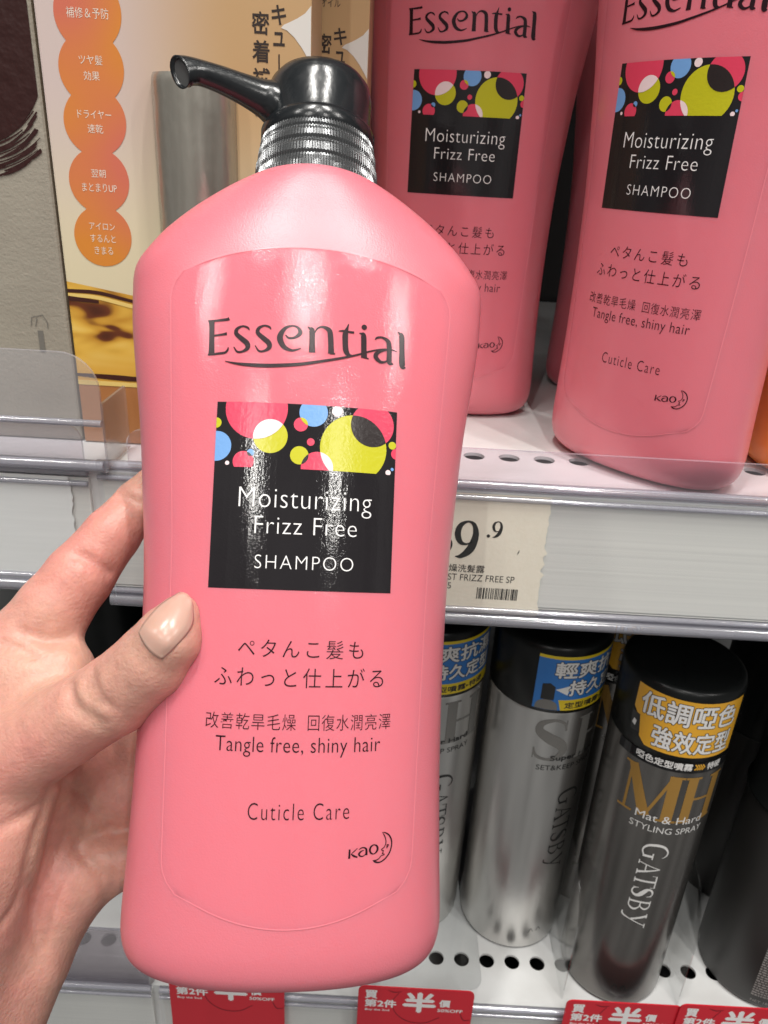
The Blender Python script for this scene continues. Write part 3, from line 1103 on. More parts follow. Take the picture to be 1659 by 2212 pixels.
column('キューティクル', 0.0692, 0.1330, 0.0048, 0.0046, 0.0017)
column('密着補修', 0.0640, 0.1312, 0.0056, 0.0050, 0.0013)
pr.text('LE', 0.0590, 0.0715, 0.1432, 0.1540, 0, 0.0001, 0.03)
pr.text('ケアオイル', 0.0585, 0.0690, 0.1385, 0.1407, 0, 0.0001, 0.0)
notch = [(CW - 0.0002, 0.1332)] + [(CW - 0.0002 - 0.0085 * t, 0.1332 - 0.0052 * t ** 0.62) for t in (0.2, 0.45, 0.7, 0.9)] + [(CW - 0.0087, 0.1275)] + \
        [(CW - 0.0087 + 0.0085 * t, 0.1275 - 0.0085 * t ** 1.7) for t in (0.2, 0.45, 0.7, 0.9, 1.0)]
pr.poly(notch, 1, 0.0001)
pr.strokes([[(0.0002, 0.0516, 0.0011), (0.010, 0.0514, 0.0012), (0.020, 0.0495, 0.0010), (0.035, 0.0470, 0.0009), (CW - 0.001, 0.0440, 0.0009)],
            [(0.0002, 0.0492, 0.0016), (0.010, 0.0485, 0.0010)]], lambda v: v, 2, 0.00012)
pr.strokes([[(0.0002, 0.0503, 0.0010), (0.010, 0.0498, 0.0012), (0.022, 0.0474, 0.0012), (0.04, 0.0445, 0.0010), (CW - 0.001, 0.0424, 0.0010)],
            [(0.0002, 0.0214, 0.0016), (0.03, 0.0213, 0.0015), (CW - 0.001, 0.0214, 0.0016)]], lambda v: v, 3, 0.00012)
pr.strokes([[(0.0002, 0.0240, 0.0010), (0.013, 0.0236, 0.0018), (0.022, 0.0234, 0.0016), (0.04, 0.0238, 0.0012), (CW - 0.001, 0.0238, 0.0012)]], lambda v: v, 2, 0.00013)
pr.strokes([['L', (0.0530, 0.0800, 0.0006), (0.0640, 0.0800, 0.0006)], ['L', (0.0540, 0.0760, 0.0007), (0.0640, 0.0760, 0.0007)], ['L', (0.0545, 0.0765, 0.0007), (0.0545, 0.0715, 0.0007)]], lambda v: v, 4, 0.00012)
pr.build('printed_words', [M_cardblk, M_pale, M_oilline, M_oilgold, M_orangeline], carton, flat, None)
# half-round grey product tube on the front, under wrinkled film
mb = MB()
vs, fs = [], []
rowz = [(0.000, 1.0), (0.072, 1.0), (0.0735, 0.985), (0.0745, 0.95)]
NA = 28
for z, k in rowz:
    for j in range(NA + 1):
        a = math.pi * j / NA
        vs.append((0.0443 - 0.0122 * k * math.cos(a), -0.0115 * k * math.sin(a) + 0.0003, 0.040 + z))
w1 = NA + 1
for j in range(len(rowz) - 1):
    for k in range(NA):
        fs.append((j * w1 + k, (j + 1) * w1 + k, (j + 1) * w1 + k + 1, j * w1 + k + 1)[::-1])
mb.add(vs, fs, 0, True)
mb.add(vs[-w1:], [tuple(range(w1))])
mb.add(vs[:w1], [tuple(range(w1))[::-1]])
mb.build('product_tube', [M_tube], carton)

carton.location = (-0.1065, 0.2525, SH_Z + 0.0003)
tag(carton, 'cream and tan hair oil carton with orange badges, left of the held bottle', 'carton', 'hair oil cartons')
c2 = copy_tree(carton)
c2.location = (-0.0918, 0.2870, SH_Z + 0.0003)
c2['label'] = 'tan hair oil carton mostly hidden behind the front one and the pump'

# textured beige box with the brown brush circle
M_beige = mat('beige_textured_card', (0.33, 0.30, 0.245), 0.55, noise=(40, (0.30, 0.27, 0.22), 5, 0.4, 0.7, (1, 1, 1)), bump=(300, 0.00013, (1, 1, 1.5)), bump2=(1000, 0.00012, (1, 1, 1)))
M_brush = mat('brown_brush_ink', (0.030, 0.006, 0.005), 0.4, bump=(260, 0.0004, (1, 1, 1)))
bx_ = empty('hair_colour_box', (-0.1990, 0.2530, SH_Z + 0.0003))
tag(bx_, 'beige rough-textured box with a dark brown brush-stroke circle, at the left edge', 'box')
mb = MB()
mb.box(0, 0.0915, 0, 0.040, 0, 0.175)
mb.build('box_body', [M_beige], bx_, 0.0015, 3)
pr = Print()
bcx, bcz = 0.0665, 0.1190
pr.poly(clip_poly(disc(bcx, bcz, 0.0268, 120), [(0, 0.05), (0.0905, 0.05), (0.0905, 0.17), (0, 0.17)]), 0, 0.0002)
for q in range(26):                     # dry-brush streaks round the rim
    r_ = 0.0266 + 0.00034 * q + rng.normal(0, 0.0001)
    a0 = math.radians(-95 + rng.uniform(-8, 10) + q * 0.5)
    a1 = math.radians(60 + rng.uniform(-10, 10))
    t = a0
    seg = 0
    while t < a1:
        ln = rng.uniform(0.15, 0.9) * (1.0 if q < 18 else 0.7)
        e_ = min(t + ln, a1)
        w_ = rng.uniform(0.00032, 0.00075) * (1.0 if q not in (23, 24, 25) else 1.6)
        arc = [(bcx + (r_ + 0.0006 * math.sin(3 * u + q)) * math.cos(u), bcz + (r_ + 0.0006 * math.sin(3 * u + q)) * math.sin(u), w_ * (0.35 + 0.65 * math.sin(math.pi * (i + 0.5) / 13))) for i, u in enumerate(np.linspace(t, e_, 13)) if bcx + (r_ + 0.001) * math.cos(u) < 0.0900]
        if len(arc) > 3:
            v, f = ribbon(arc, 1, False)
            pr.add(v, f, 0, 0.00025 + 2e-6 * q + 4e-7 * seg)
        seg += 1
        t = e_ + rng.uniform(0.02, 0.10)
pr.build('brush_print', [M_brush], bx_, flat, None)
pr = Print()
pr.strokes([['L', (0.0790, 0.0395, 0.0003), (0.0795, 0.0422, 0.0003), (0.0832, 0.0432, 0.0003), (0.0845, 0.0410, 0.0003), (0.0845, 0.0390, 0.0003)],
            ['L', (0.0805, 0.0395, 0.0003), (0.0812, 0.0420, 0.0003)], ['L', (0.0818, 0.0380, 0.0018), (0.0818, 0.0310, 0.0018)]], lambda v: v, 1, 0.0002)
M_faint = mat('faint_grey_ink', (0.17, 0.16, 0.14), 0.5)
pr.build('sketch_print', [M_brush, M_faint], bx_, flat, None)

# ------------------------------------------------------------------ price paper in the rails
def torn_sheet(name, x0, x1, z0, z1, y, m, torn_right=True, seed=1):
    r_ = np.random.default_rng(seed)
    pts = [(x0, z0), (x1, z0)]
    if torn_right:
        for z in np.linspace(z0, z1, 34)[1:-1]:
            pts.append((x1 + r_.normal(0, 0.00022) + (0.0006 if r_.random() > 0.86 else 0) - 0.0006 * (z - z0) / (z1 - z0), z))
    pts += [(x1 - 0.0006, z1), (x0, z1)]
    return pts


tagy = 0.22865
pts = torn_sheet('p', -0.0150, 0.0548, -0.1408, -0.0958, tagy, M_paper)
pr = Print()
pr.poly(pts, 0, 0.0)
NINE = lambda x, z, s: [[(x + 0.055 * s, z + 0.03 * s, 0.02 * s), (x + 0.20 * s, z + 0.05 * s, 0.12 * s), (x + 0.40 * s, z + 0.25 * s, 0.20 * s), (x + 0.50 * s, z + 0.62 * s, 0.155 * s),
                         (x + 0.44 * s, z + 0.90 * s, 0.10 * s), (x + 0.29 * s, z + 0.985 * s, 0.055 * s), (x + 0.12 * s, z + 0.88 * s, 0.12 * s), (x + 0.065 * s, z + 0.66 * s, 0.15 * s), (x + 0.14 * s, z + 0.44 * s, 0.12 * s), (x + 0.28 * s, z + 0.38 * s, 0.055 * s), (x + 0.44 * s, z + 0.45 * s, 0.03 * s)]]
FIVE = lambda x, z, s: [[(x + 0.12 * s, z + 0.95 * s, 0.13 * s), (x + 0.35 * s, z + 0.95 * s, 0.13 * s), (x + 0.52 * s, z + 1.0 * s, 0.08 * s)], [(x + 0.14 * s, z + 0.95 * s, 0.05 * s), (x + 0.06 * s, z + 0.62 * s, 0.05 * s)],
                        [(x + 0.06 * s, z + 0.60 * s, 0.05 * s), (x + 0.30 * s, z + 0.60 * s, 0.13 * s), (x + 0.48 * s, z + 0.36 * s, 0.20 * s), (x + 0.36 * s, z + 0.08 * s, 0.12 * s), (x + 0.05 * s, z + 0.03 * s, 0.05 * s)]]
idt = lambda v: v
zb_ = -0.1195
pr.strokes(NINE(0.0240, zb_, 0.0138), idt, 1, 0.00008)
pr.strokes(FIVE(0.0155, zb_, 0.0138), idt, 1, 0.00008)
pr.strokes(NINE(0.0361, -0.1113, 0.0060), idt, 1, 0.00008)
pr.poly(disc(0.0351, -0.1108, 0.0006, 18), 1, 0.00008)
pr.text('旱毛燥洗髮露', 0.0169, 0.0352, -0.1249, -0.1220, 1, 0.00008, 0.004)
pr.text('MOIST FRIZZ FREE SP', 0.0175, 0.0457, -0.1282, -0.1257, 1, 0.00008, -0.004)
pr.text('25', 0.0215, 0.0244, -0.1316, -0.1292, 1, 0.00008, -0.004)
x = 0.0334
for k in range(34):
    w_ = rng.choice([0.00018, 0.0003, 0.00055])
    if x + w_ > 0.0476:
        break
    pr.poly([(x, -0.1350), (x + w_, -0.1350), (x + w_, -0.1306), (x, -0.1306)], 1, 0.00008)
    x += w_ + rng.choice([0.00016, 0.00028, 0.0004])
pr.strokes([[(0.0455, -0.1172, 0.0001), (0.0458, -0.1163, 0.00035), (0.0460, -0.1155, 0.0001)]], idt, 1, 0.00008)
o = pr.build('price_label', [M_paper, M_txt], None, lambda x, y, l: np.stack([x, tagy - l, y], 1), None)
tag(o, 'cream paper price label with barcode in the right price rail', 'price label')
pts = torn_sheet('p', X0 + 0.01, -0.1025, -0.1382, -0.0975, 0.2279, M_wpaper, True, 5)
pr = Print()
pr.poly(pts, 0, 0.0)
o = pr.build('blank_label', [M_wpaper], None, lambda x, y, l: np.stack([x, 0.2279 - l, y], 1), None)
tag(o, 'blank white paper strip inside the left price rail', 'price label')

# ------------------------------------------------------------------ red half-price tags
M_red = mat('red_card', (0.60, 0.012, 0.028), 0.3)
M_redline = mat('red_card_dark_line', (0.20, 0.004, 0.012), 0.35)
M_tagwhite = mat('tag_white_print', (0.80, 0.78, 0.78), 0.4)


def promo_tag():
    root = empty('promotion_tag')
    w_, h_, rr_ = 0.0535, 0.060, 0.0032
    pts = []
    for cx_, cz_, a0 in ((w_ - rr_, -rr_, 0), (rr_, -rr_, 90), (rr_, -h_ + rr_, 180), (w_ - rr_, -h_ + rr_, 270)):
        pts += [(cx_ + rr_ * math.cos(math.radians(a0 + t)), cz_ + rr_ * math.sin(math.radians(a0 + t))) for t in np.linspace(0, 90, 7)]
    n = len(pts)
    mb = MB()
    vs = [(x, 0, z) for x, z in pts] + [(x, 0.0006, z) for x, z in pts]
    mb.add(vs, [tuple(range(n)), tuple(range(n, 2 * n))[::-1]] + [(i, n + i, n + (i + 1) % n, (i + 1) % n) for i in range(n)], 0)
    mb.build('tag_card', [M_red], root)
    pr = Print()
    pr.bold('買', 0.0032, 0.0088, -0.0080, -0.0024, 0, 0.0001, 0.0002)
    pr.bold('第2件', 0.0032, 0.0178, -0.0140, -0.0088, 0, 0.0001, 0.0002)
    pr.text('Buy the 2nd', 0.0035, 0.0148, -0.0172, -0.0154, 0, 0.0001, 0.02)
    pr.bold('半', 0.0214, 0.0358, -0.0162, -0.0028, 0, 0.0001, 0.0006)
    pr.bold('價', 0.0378, 0.0428, -0.0118, -0.0068, 0, 0.0001, 0.0002)
    pr.text('50%OFF', 0.0372, 0.0490, -0.0154, -0.0132, 0, 0.0001, 0.02)
    c = (0.0285, -0.0060)
    arc = [(0.0285 + 0.0128 * math.cos(u), -0.0112 + 0.0128 * math.sin(u), 0.0004) for u in np.linspace(math.radians(125), math.radians(415), 40)]
    arc = [p for p in arc if p[1] < -0.0012]
    pr.strokes([[(0.0135, -0.0018, 0.0003), (0.0165, -0.0030, 0.0007), (0.0200, -0.0024, 0.0003)], [(0.0188, -0.0032, 0.0003), (0.0160, -0.0100, 0.0004), (0.0180, -0.0180, 0.0004), (0.0240, -0.0235, 0.0005), (0.0320, -0.0240, 0.0005), (0.0385, -0.0195, 0.0004)],
                [(0.0480, -0.0160, 0.0003), (0.0500, -0.0205, 0.0006), (0.0534, -0.0200, 0.0003)]], idt, 1, 0.00008)
    pr.build('tag_print', [M_tagwhite, M_redline], root, flat, None)
    return root


ptag = promo_tag()
for i, (x, y, z, lab) in enumerate(((-0.0872, 0.2288, -0.3425, 'red half-price tag partly hidden under the base of the held bottle'),
                                    (0.0006, 0.2288, -0.3437, 'red half-price tag fully in view, right of the held bottle base'),
                                    (0.0968, 0.2288, -0.3457, 'red half-price tag below the black can with orange lettering, overlapped on its right'),
                                    (0.1484, 0.2278, -0.3427, 'red half-price tag at the right edge, overlapping its neighbour'))):
    o = ptag if i == 0 else copy_tree(ptag)
    o.location = (x, y, z)
    tag(o, lab, 'price tag', 'red half-price tags')

# ------------------------------------------------------------------ spray cans
M_silver = mat('can_silver', (0.64, 0.63, 0.61), 0.31, metal=1.0, bump=(1, 0.00003, (900, 900, 30)))
M_gun = mat('can_gunmetal', (0.20, 0.19, 0.18), 0.24, metal=0.9)
M_cap = mat('can_cap_black', (0.007, 0.008, 0.008), 0.3, spec=0.25)
M_matte = mat('can_matte_black', (0.020, 0.019, 0.018), 0.42)
M_seal = mat('cap_sleeve_black', (0.009, 0.009, 0.010), 0.16, spec=0.35)
M_blue = mat('sticker_blue', (0.03, 0.17, 0.50), 0.3)
M_yel = mat('sticker_yellow', (0.70, 0.52, 0.02), 0.3)
M_gold = mat('sticker_amber', (0.74, 0.38, 0.03), 0.3)
M_swhite = mat('sticker_white', (0.72, 0.71, 0.70), 0.35)
M_grey = mat('can_letter_grey', (0.17, 0.165, 0.155), 0.3)
M_bronze = mat('can_letter_bronze', (0.40, 0.22, 0.05), 0.32, metal=0.3)
M_dark = mat('can_letter_dark', (0.02, 0.02, 0.02), 0.3)
RC, HC = 0.0255, 0.1850


def serif(kind):
    """big can letters as strokes in a 1 x 1 box (x, y, width)"""
    if kind == 'S':
        return [[(0.78, 0.74, 0.02), (0.72, 0.90, 0.06), (0.50, 0.97, 0.06), (0.24, 0.88, 0.13), (0.20, 0.70, 0.19), (0.42, 0.55, 0.24), (0.70, 0.40, 0.24), (0.78, 0.22, 0.18), (0.62, 0.06, 0.09), (0.42, 0.03, 0.06), (0.20, 0.10, 0.07), (0.13, 0.28, 0.02)],
                ['L', (0.78, 0.97, 0.02), (0.78, 0.72, 0.04)], ['L', (0.13, 0.03, 0.02), (0.13, 0.29, 0.04)]]
    if kind == 'H':
        return [['L', (0.22, 0.0, 0.22), (0.22, 1.0, 0.22)], ['L', (0.80, 0.0, 0.22), (0.80, 1.0, 0.22)], ['L', (0.30, 0.52, 0.05), (0.72, 0.52, 0.05)],
                ['L', (0.05, 0.02, 0.045), (0.40, 0.02, 0.045)], ['L', (0.05, 0.98, 0.045), (0.40, 0.98, 0.045)], ['L', (0.62, 0.02, 0.045), (0.98, 0.02, 0.045)], ['L', (0.62, 0.98, 0.045), (0.98, 0.98, 0.045)]]
    if kind == 'M':
        return [['L', (0.13, 0.0, 0.05), (0.13, 1.0, 0.05)], ['L', (0.14, 1.0, 0.17), (0.50, 0.03, 0.20)], ['L', (0.50, 0.03, 0.05), (0.84, 1.0, 0.06)], ['L', (0.87, 0.0, 0.20), (0.87, 1.0, 0.20)],
                ['L', (0.0, 0.02, 0.045), (0.28, 0.02, 0.045)], ['L', (0.0, 0.98, 0.045), (0.22, 0.98, 0.045)], ['L', (0.70, 0.02, 0.045), (1.03, 0.02, 0.045)], ['L', (0.80, 0.98, 0.045), (1.03, 0.98, 0.045)]]
    if kind == 'G':
        return [[(0.80, 0.80, 0.02), (0.68, 0.94, 0.05), (0.45, 0.97, 0.06), (0.20, 0.80, 0.11), (0.13, 0.50, 0.14), (0.22, 0.18, 0.11), (0.48, 0.03, 0.06), (0.80, 0.12, 0.06)], ['L', (0.78, 0.08, 0.12), (0.78, 0.44, 0.12)], ['L', (0.60, 0.45, 0.05), (0.94, 0.45, 0.05)]]
    if kind == 'A':
        return [['L', (0.12, 0.02, 0.05), (0.48, 1.0, 0.05)], ['L', (0.48, 1.0, 0.06), (0.84, 0.02, 0.15)], ['L', (0.26, 0.36, 0.05), (0.70, 0.36, 0.05)], ['L', (0.0, 0.02, 0.045), (0.26, 0.02, 0.045)], ['L', (0.66, 0.02, 0.045), (1.0, 0.02, 0.045)]]
    if kind == 'T':
        return [['L', (0.5, 0.0, 0.13), (0.5, 1.0, 0.13)], ['L', (0.06, 0.97, 0.06), (0.94, 0.97, 0.06)], ['L', (0.07, 0.99, 0.03), (0.05, 0.76, 0.03)], ['L', (0.93, 0.99, 0.03), (0.95, 0.76, 0.03)], ['L', (0.32, 0.02, 0.045), (0.68, 0.02, 0.045)]]
    if kind == 'B':
        return [['L', (0.2, 0.0, 0.13), (0.2, 1.0, 0.13)], [(0.2, 0.97, 0.05), (0.52, 0.96, 0.06), (0.72, 0.78, 0.13), (0.52, 0.56, 0.06), (0.22, 0.54, 0.05)], [(0.3, 0.54, 0.05), (0.60, 0.50, 0.06), (0.82, 0.28, 0.14), (0.58, 0.04, 0.06), (0.2, 0.03, 0.05)], ['L', (0.04, 0.02, 0.045), (0.3, 0.02, 0.045)], ['L', (0.04, 0.98, 0.045), (0.3, 0.98, 0.045)]]
    if kind == 'Y':
        return [['L', (0.16, 1.0, 0.14), (0.50, 0.30, 0.12)], [(0.86, 1.0, 0.05), (0.56, 0.35, 0.06), (0.34, -0.10, 0.09), (0.10, -0.16, 0.05)], ['L', (0.02, 0.98, 0.045), (0.32, 0.98, 0.045)], ['L', (0.70, 0.98, 0.045), (1.02, 0.98, 0.045)]]


def can_surf(rad_):
    def f(x, y, l):
        a = x / rad_ - math.pi / 2
        r_ = rad_ + l
        return np.stack([r_ * np.cos(a), r_ * np.sin(a), y], 1)
    return f


def put(pr, kind, x0, x1, z0, z1, mi, lift, vertical=False):
    for s in serif(kind):
        sm = s[0] != 'L'
        pts = s if sm else s[1:]
        if vertical:            # reading downwards: letter x -> -z, letter y -> +x
            fn = lambda v: np.stack([x0 + v[:, 1] * (x1 - x0), z1 - v[:, 0] * (z1 - z0)], 1)
        else:
            fn = lambda v: np.stack([x0 + v[:, 0] * (x1 - x0), z0 + v[:, 1] * (z1 - z0)], 1)
        v, f = ribbon(pts, 8, sm)
        lift += 3e-6
        pr.add(fn(v), f, mi, lift)


def band_patch(pr, x0, x1, z0, z1, mi, lift):
    pr.poly([(x0, z0), (x1, z0), (x1, z1), (x0, z1)], mi, lift)


def spray_can(kind):
    root = empty('spray_can')
    body = M_silver if kind == 'silver' else M_gun
    mb = MB()
    mb.lathe([(0.0238, 0.0), (0.0249, 0.0004), (0.0254, 0.0011), (RC, 0.0020), (RC, 0.1490), (RC - 0.0004, 0.1500)], 96)
    mb.build('can_body', [body], root)
    mb = MB()
    mb.lathe([(RC - 0.0003, 0.1500), (RC + 0.0001, 0.1504), (RC + 0.0001, 0.1800), (RC - 0.0006, 0.1826), (RC - 0.0022, 0.1838), (RC - 0.0035, 0.1836), (0.008, 0.1830), (0.0, 0.1830)], 96, 0)
    for a in (0.4, 2.6, 4.4):       # moulded ridges in the cap top
        c_, s_ = math.cos(a), math.sin(a)
        n_ = (-s_ * 0.0003, c_ * 0.0003)
        e_ = (0.019 * c_, 0.019 * s_)
        mb.add([(n_[0], n_[1], 0.1834), (e_[0] + n_[0], e_[1] + n_[1], 0.1839), (e_[0] - n_[0], e_[1] - n_[1], 0.1839), (-n_[0], -n_[1], 0.1834)], [(0, 1, 2, 3)])
    mb.build('can_cap', [M_cap], root)
    pr = Print()
    mats_ = [M_seal, M_blue, M_yel, M_gold, M_swhite, M_grey, M_bronze, M_dark]
    L0 = 0.00025
    if kind == 'silver':
        x0, x1 = -0.0225, 0.0265
        band_patch(pr, x0, x1, 0.1520, 0.1795, 1, L0)
        band_patch(pr, x0, x1, 0.1780, 0.1795, 2, L0 + 3e-5)
        pr.poly([(x0 + 0.012, 0.1520), (x1, 0.1520), (x1, 0.1575), (x0 + 0.0105, 0.1575)], 2, L0 + 3e-5)
        # small can picture with a black nozzle and a pale spray fan
        pr.poly([(x0 + 0.001, 0.1521)] + [(x0 + 0.0010 + 0.0048 * (1 - math.cos(t)), 0.1521 + 0.0052 * math.sin(t) ** 0.7) for t in np.linspace(0.1, math.pi - 0.1, 12)] + [(x0 + 0.0106, 0.1521)], 5, L0 + 6e-5)
        pr.poly([(x0 + 0.0030, 0.1572), (x0 + 0.0085, 0.1572), (x0 + 0.0085, 0.1640), (x0 + 0.0062, 0.1658), (x0 + 0.0030, 0.1650)], 7, L0 + 9e-5)
        pr.poly([(x0 + 0.0087, 0.1628), (x0 + 0.0140, 0.1600), (x0 + 0.0150, 0.1650)], 4, L0 + 4e-5)
        for s, a, b, c, d in (('輕爽抗濕', -0.0150, 0.0240, 0.1688, 0.1768), ('持久定型', -0.0080, 0.0240, 0.1598, 0.1675)):
            for q in range(8):
                ox, oz = 0.0005 * math.cos(q * math.pi / 4), 0.0005 * math.sin(q * math.pi / 4)
                pr.text(s, a + ox, b + ox, c + oz, d + oz, 7, L0 + 7e-5 + q * 3e-6)
            pr.bold(s, a, b, c, d, 4, L0 + 1.1e-4, 0.00022)
        pr.bold('定型噴霧▸特硬', -0.0090, 0.0200, 0.1530, 0.1562, 7, L0 + 7e-5, 0.0001)
        pr.build('promo_sticker', mats_, root, can_surf(RC), 0.0018)
        pr = Print()
        put(pr, 'S', -0.0215, -0.0015, 0.1240, 0.1470, 5, 0.0001)
        put(pr, 'H', -0.0010, 0.0215, 0.1240, 0.1470, 5, 0.0001)
        pr.text('Super Hard', -0.0110, 0.0140, 0.1232, 0.1268, 7, 0.0002, 0.014)
        pr.text('SET&KEEP SPRAY', -0.0165, 0.0150, 0.1185, 0.1213, 7, 0.0001, -0.002)
        tm = 7
        nx0 = -0.0035
    else:
        x0, x1 = -0.0262, 0.0215
        band_patch(pr, -0.0300, 0.0300, 0.1450, 0.1500, 0, L0 - 1e-4)
        pr.poly([(x0, 0.1797), (x0, 0.1680), (x0 + 0.0035, 0.1640), (x0 + 0.0050, 0.1560), (x0 + 0.0080, 0.1530), (x1, 0.1530), (x1, 0.1797)][::-1], 3, L0)
        pr.poly([(x0 - 0.0005, 0.1660), (x0 + 0.0035, 0.1655), (x0 + 0.0050, 0.1570), (x0 + 0.0002, 0.1570)][::-1], 7, L0 + 3e-5)
        pr.poly([(x0 + 0.0005, 0.1600), (x0 + 0.0022, 0.1592), (x0 + 0.0026, 0.1618), (x0 + 0.0012, 0.1625)], 4, L0 + 6e-5)
        for s, a, b, c, d in (('低調啞色', -0.0232, 0.0178, 0.1676, 0.1782), ('強效定型', -0.0160, 0.0178, 0.1548, 0.1652)):
            for q in range(8):
                ox, oz = 0.0005 * math.cos(q * math.pi / 4), 0.0005 * math.sin(q * math.pi / 4)
                pr.text(s, a + ox, b + ox, c + oz, d + oz, 7, L0 + 7e-5 + q * 3e-6)
            pr.bold(s, a, b, c, d, 4, L0 + 1.1e-4, 0.00022)
        pr.bold('啞色定型噴霧', -0.0205, 0.0030, 0.1464, 0.1500, 4, L0 + 3e-5, 0.0001)
        for q in range(4):
            pr.strokes([['L', (0.0040 + q * 0.0011, 0.1468, 0.0006), (0.0052 + q * 0.0011, 0.1482, 0.0006), (0.0040 + q * 0.0011, 0.1496, 0.0006)]], idt, 3, L0 + 3e-5 + q * 1e-6)
        pr.bold('特硬', 0.0098, 0.0170, 0.1464, 0.1500, 4, L0 + 3e-5, 0.0001)
        pr.build('promo_sticker', mats_, root, can_surf(RC), 0.0018)
        pr = Print()
        put(pr, 'M', -0.0240, 0.0010, 0.1180, 0.1425, 6, 0.0001)
        put(pr, 'H', 0.0010, 0.0215, 0.1180, 0.1425, 6, 0.0001)
        pr.text('Mat & Hard', -0.0150, 0.0150, 0.1172, 0.1212, 4, 0.0002)
        pr.text('STYLING SPRAY', -0.0165, 0.0170, 0.1115, 0.1148, 4, 0.0001, -0.004)
        tm = 4
        nx0 = -0.0085
    # name running down the can
    z = 0.1060
    for ch, w_, h0, h1 in (('G', 0.0105, 0.0, 1.22), ('A', 0.0085, 0, 1), ('T', 0.0080, 0, 1), ('S', 0.0072, 0, 1), ('B', 0.0078, 0, 1), ('Y', 0.0090, 0, 1)):
        put(pr, ch, nx0, nx0 + 0.0098 * (1.0 if ch != 'G' else 1.18), z - w_, z, tm, 0.0001, True)
        z -= w_ + 0.0006 - (0.0012 if ch in 'AT' else 0)
    pr.strokes([['L', (-0.0060, 0.0115, 0.0003), (-0.0046, 0.0140, 0.0005), (-0.0034, 0.0115, 0.0003)], ['L', (-0.0018, 0.0115, 0.0003), (-0.0004, 0.0140, 0.0005), (0.0008, 0.0115, 0.0003)]], idt, 7 if kind == 'silver' else 7, 0.0001)
    pr.build('can_print', mats_, root, can_surf(RC), 0.0018)
    return root


CG = 'hair spray cans on the lower shelf'
sc = spray_can('silver')
sc.matrix_world = Matrix.Translation((0.0785, 0.2900, LO_Z + 0.0008)) @ Matrix.Rotation(math.radians(27), 4, 'Z')
tag(sc, 'silver spray can with blue and yellow sticker, fully in view beside the black can', 'spray can', CG)
o = copy_tree(sc)
o.matrix_world = Matrix.Translation((0.0255, 0.2960, LO_Z + 0.0008)) @ Matrix.Rotation(math.radians(14), 4, 'Z')
o['label'] = 'silver spray can with blue and yellow sticker, half hidden by the held bottle'
bc = spray_can('black')
bc.matrix_world = Matrix.Translation((0.1268, 0.2625, LO_Z + 0.0008)) @ Matrix.Rotation(math.radians(-2), 4, 'Z') @ Matrix.Diagonal((0.95, 0.95, 1, 1))
tag(bc, 'dark spray can with amber sticker and large orange letters, front of its row', 'spray can', CG)
o = copy_tree(bc)
o.matrix_world = Matrix.Translation((0.1235, 0.3180, LO_Z + 0.0008)) @ Matrix.Rotation(math.radians(10), 4, 'Z')
o['label'] = 'dark spray can mostly hidden behind the one with large orange letters'

mk = empty('styling_can', (0.2010, 0.2660, LO_Z + 0.0003))
tag(mk, 'matte black can with rimmed cap and tiny white print, at the lower right', 'spray can')
mb = MB()
mb.lathe([(0.0240, 0.0), (0.0258, 0.0010), (0.0265, 0.0030), (0.0265, 0.1090), (0.0262, 0.1105)], 96)
mb.build('can_body', [M_matte], mk)
mb = MB()
mb.lathe([(0.0272, 0.1105), (0.0276, 0.1112), (0.0274, 0.1124), (0.0262, 0.1130), (0.0256, 0.1500), (0.0245, 0.1640), (0.0225, 0.1690), (0.0, 0.1700)], 96)
mb.build('can_cap', [M_cap], mk)
pr = Print()
z = 0.045
for row in range(24):
    x = -0.0125
    while x < 0.012:
        w_ = rng.uniform(0.0006, 0.0022)
        pr.poly([(x, z), (x + w_, z), (x + w_, z + 0.0009), (x, z + 0.0009)], 0, 0.0001)
        x += w_ + 0.0004
    z -= 0.0016
pr.text('NET 180g', -0.0120, -0.0020, 0.0035, 0.0055, 0, 0.0001)
M_smallprint = mat('small_print_grey', (0.34, 0.33, 0.32), 0.4)
pr.build('small_print', [M_smallprint], mk, can_surf(0.0265), 0.0018)

for x, y, lab in ((0.2060, 0.3240, 'black can deeper on the lower shelf, behind the matte black one'), (-0.0300, 0.3300, 'black can deep on the lower shelf, behind the held bottle'),
                  (-0.0880, 0.3320, 'black can deep on the lower shelf, seen between index finger and thumb'), (-0.1460, 0.3340, 'black can deep on the lower shelf below the left price rail')):
    o = copy_tree(mk)
    o.location = (x, y, LO_Z + 0.0003)
    o['label'] = lab
    o['group'] = 'black styling cans'
mk['group'] = 'black styling cans'

# ------------------------------------------------------------------ the hand
def at(px, py, d):
    return ray(px, py) * (d * S)


def chain(rows):
    """rows (px, py, depth, radius)"""
    return [(at(a, b, c), r_ * S) for a, b, c, r_ in rows]


THUMB = chain([(388, 1330, .1765, .0050), (366, 1376, .1755, .0076), (334, 1424, .1785, .0088), (250, 1500, .184, .0096), (140, 1566, .190, .0103), (10, 1640, .197, .0130), (-120, 1760, .202, .0190)])
INDEX = chain([(-60, 1490, .209, .0130), (62, 1385, .208, .0107), (117, 1315, .2085, .0099), (172, 1244, .210, .0092), (242, 1155, .2125, .0077), (300, 1086, .2165, .0065), (372, 1018, .2255, .0060), (425, 978, .2325, .0053)])
MIDDLE = chain([(60, 1640, .222, .0125), (200, 1600, .2265, .0097), (330, 1560, .2325, .0086), (450, 1520, .2345, .0079), (540, 1490, .233, .0068)])
RING = chain([(110, 1760, .224, .0118), (230, 1738, .2265, .0095), (350, 1710, .2295, .0083), (470, 1680, .230, .0075), (550, 1662, .228, .0066)])
PINKY = chain([(140, 1905, .219, .0115), (215, 1870, .2205, .0092), (310, 1840, .2235, .0079), (400, 1815, .2235, .0071), (470, 1797, .222, .0060)])
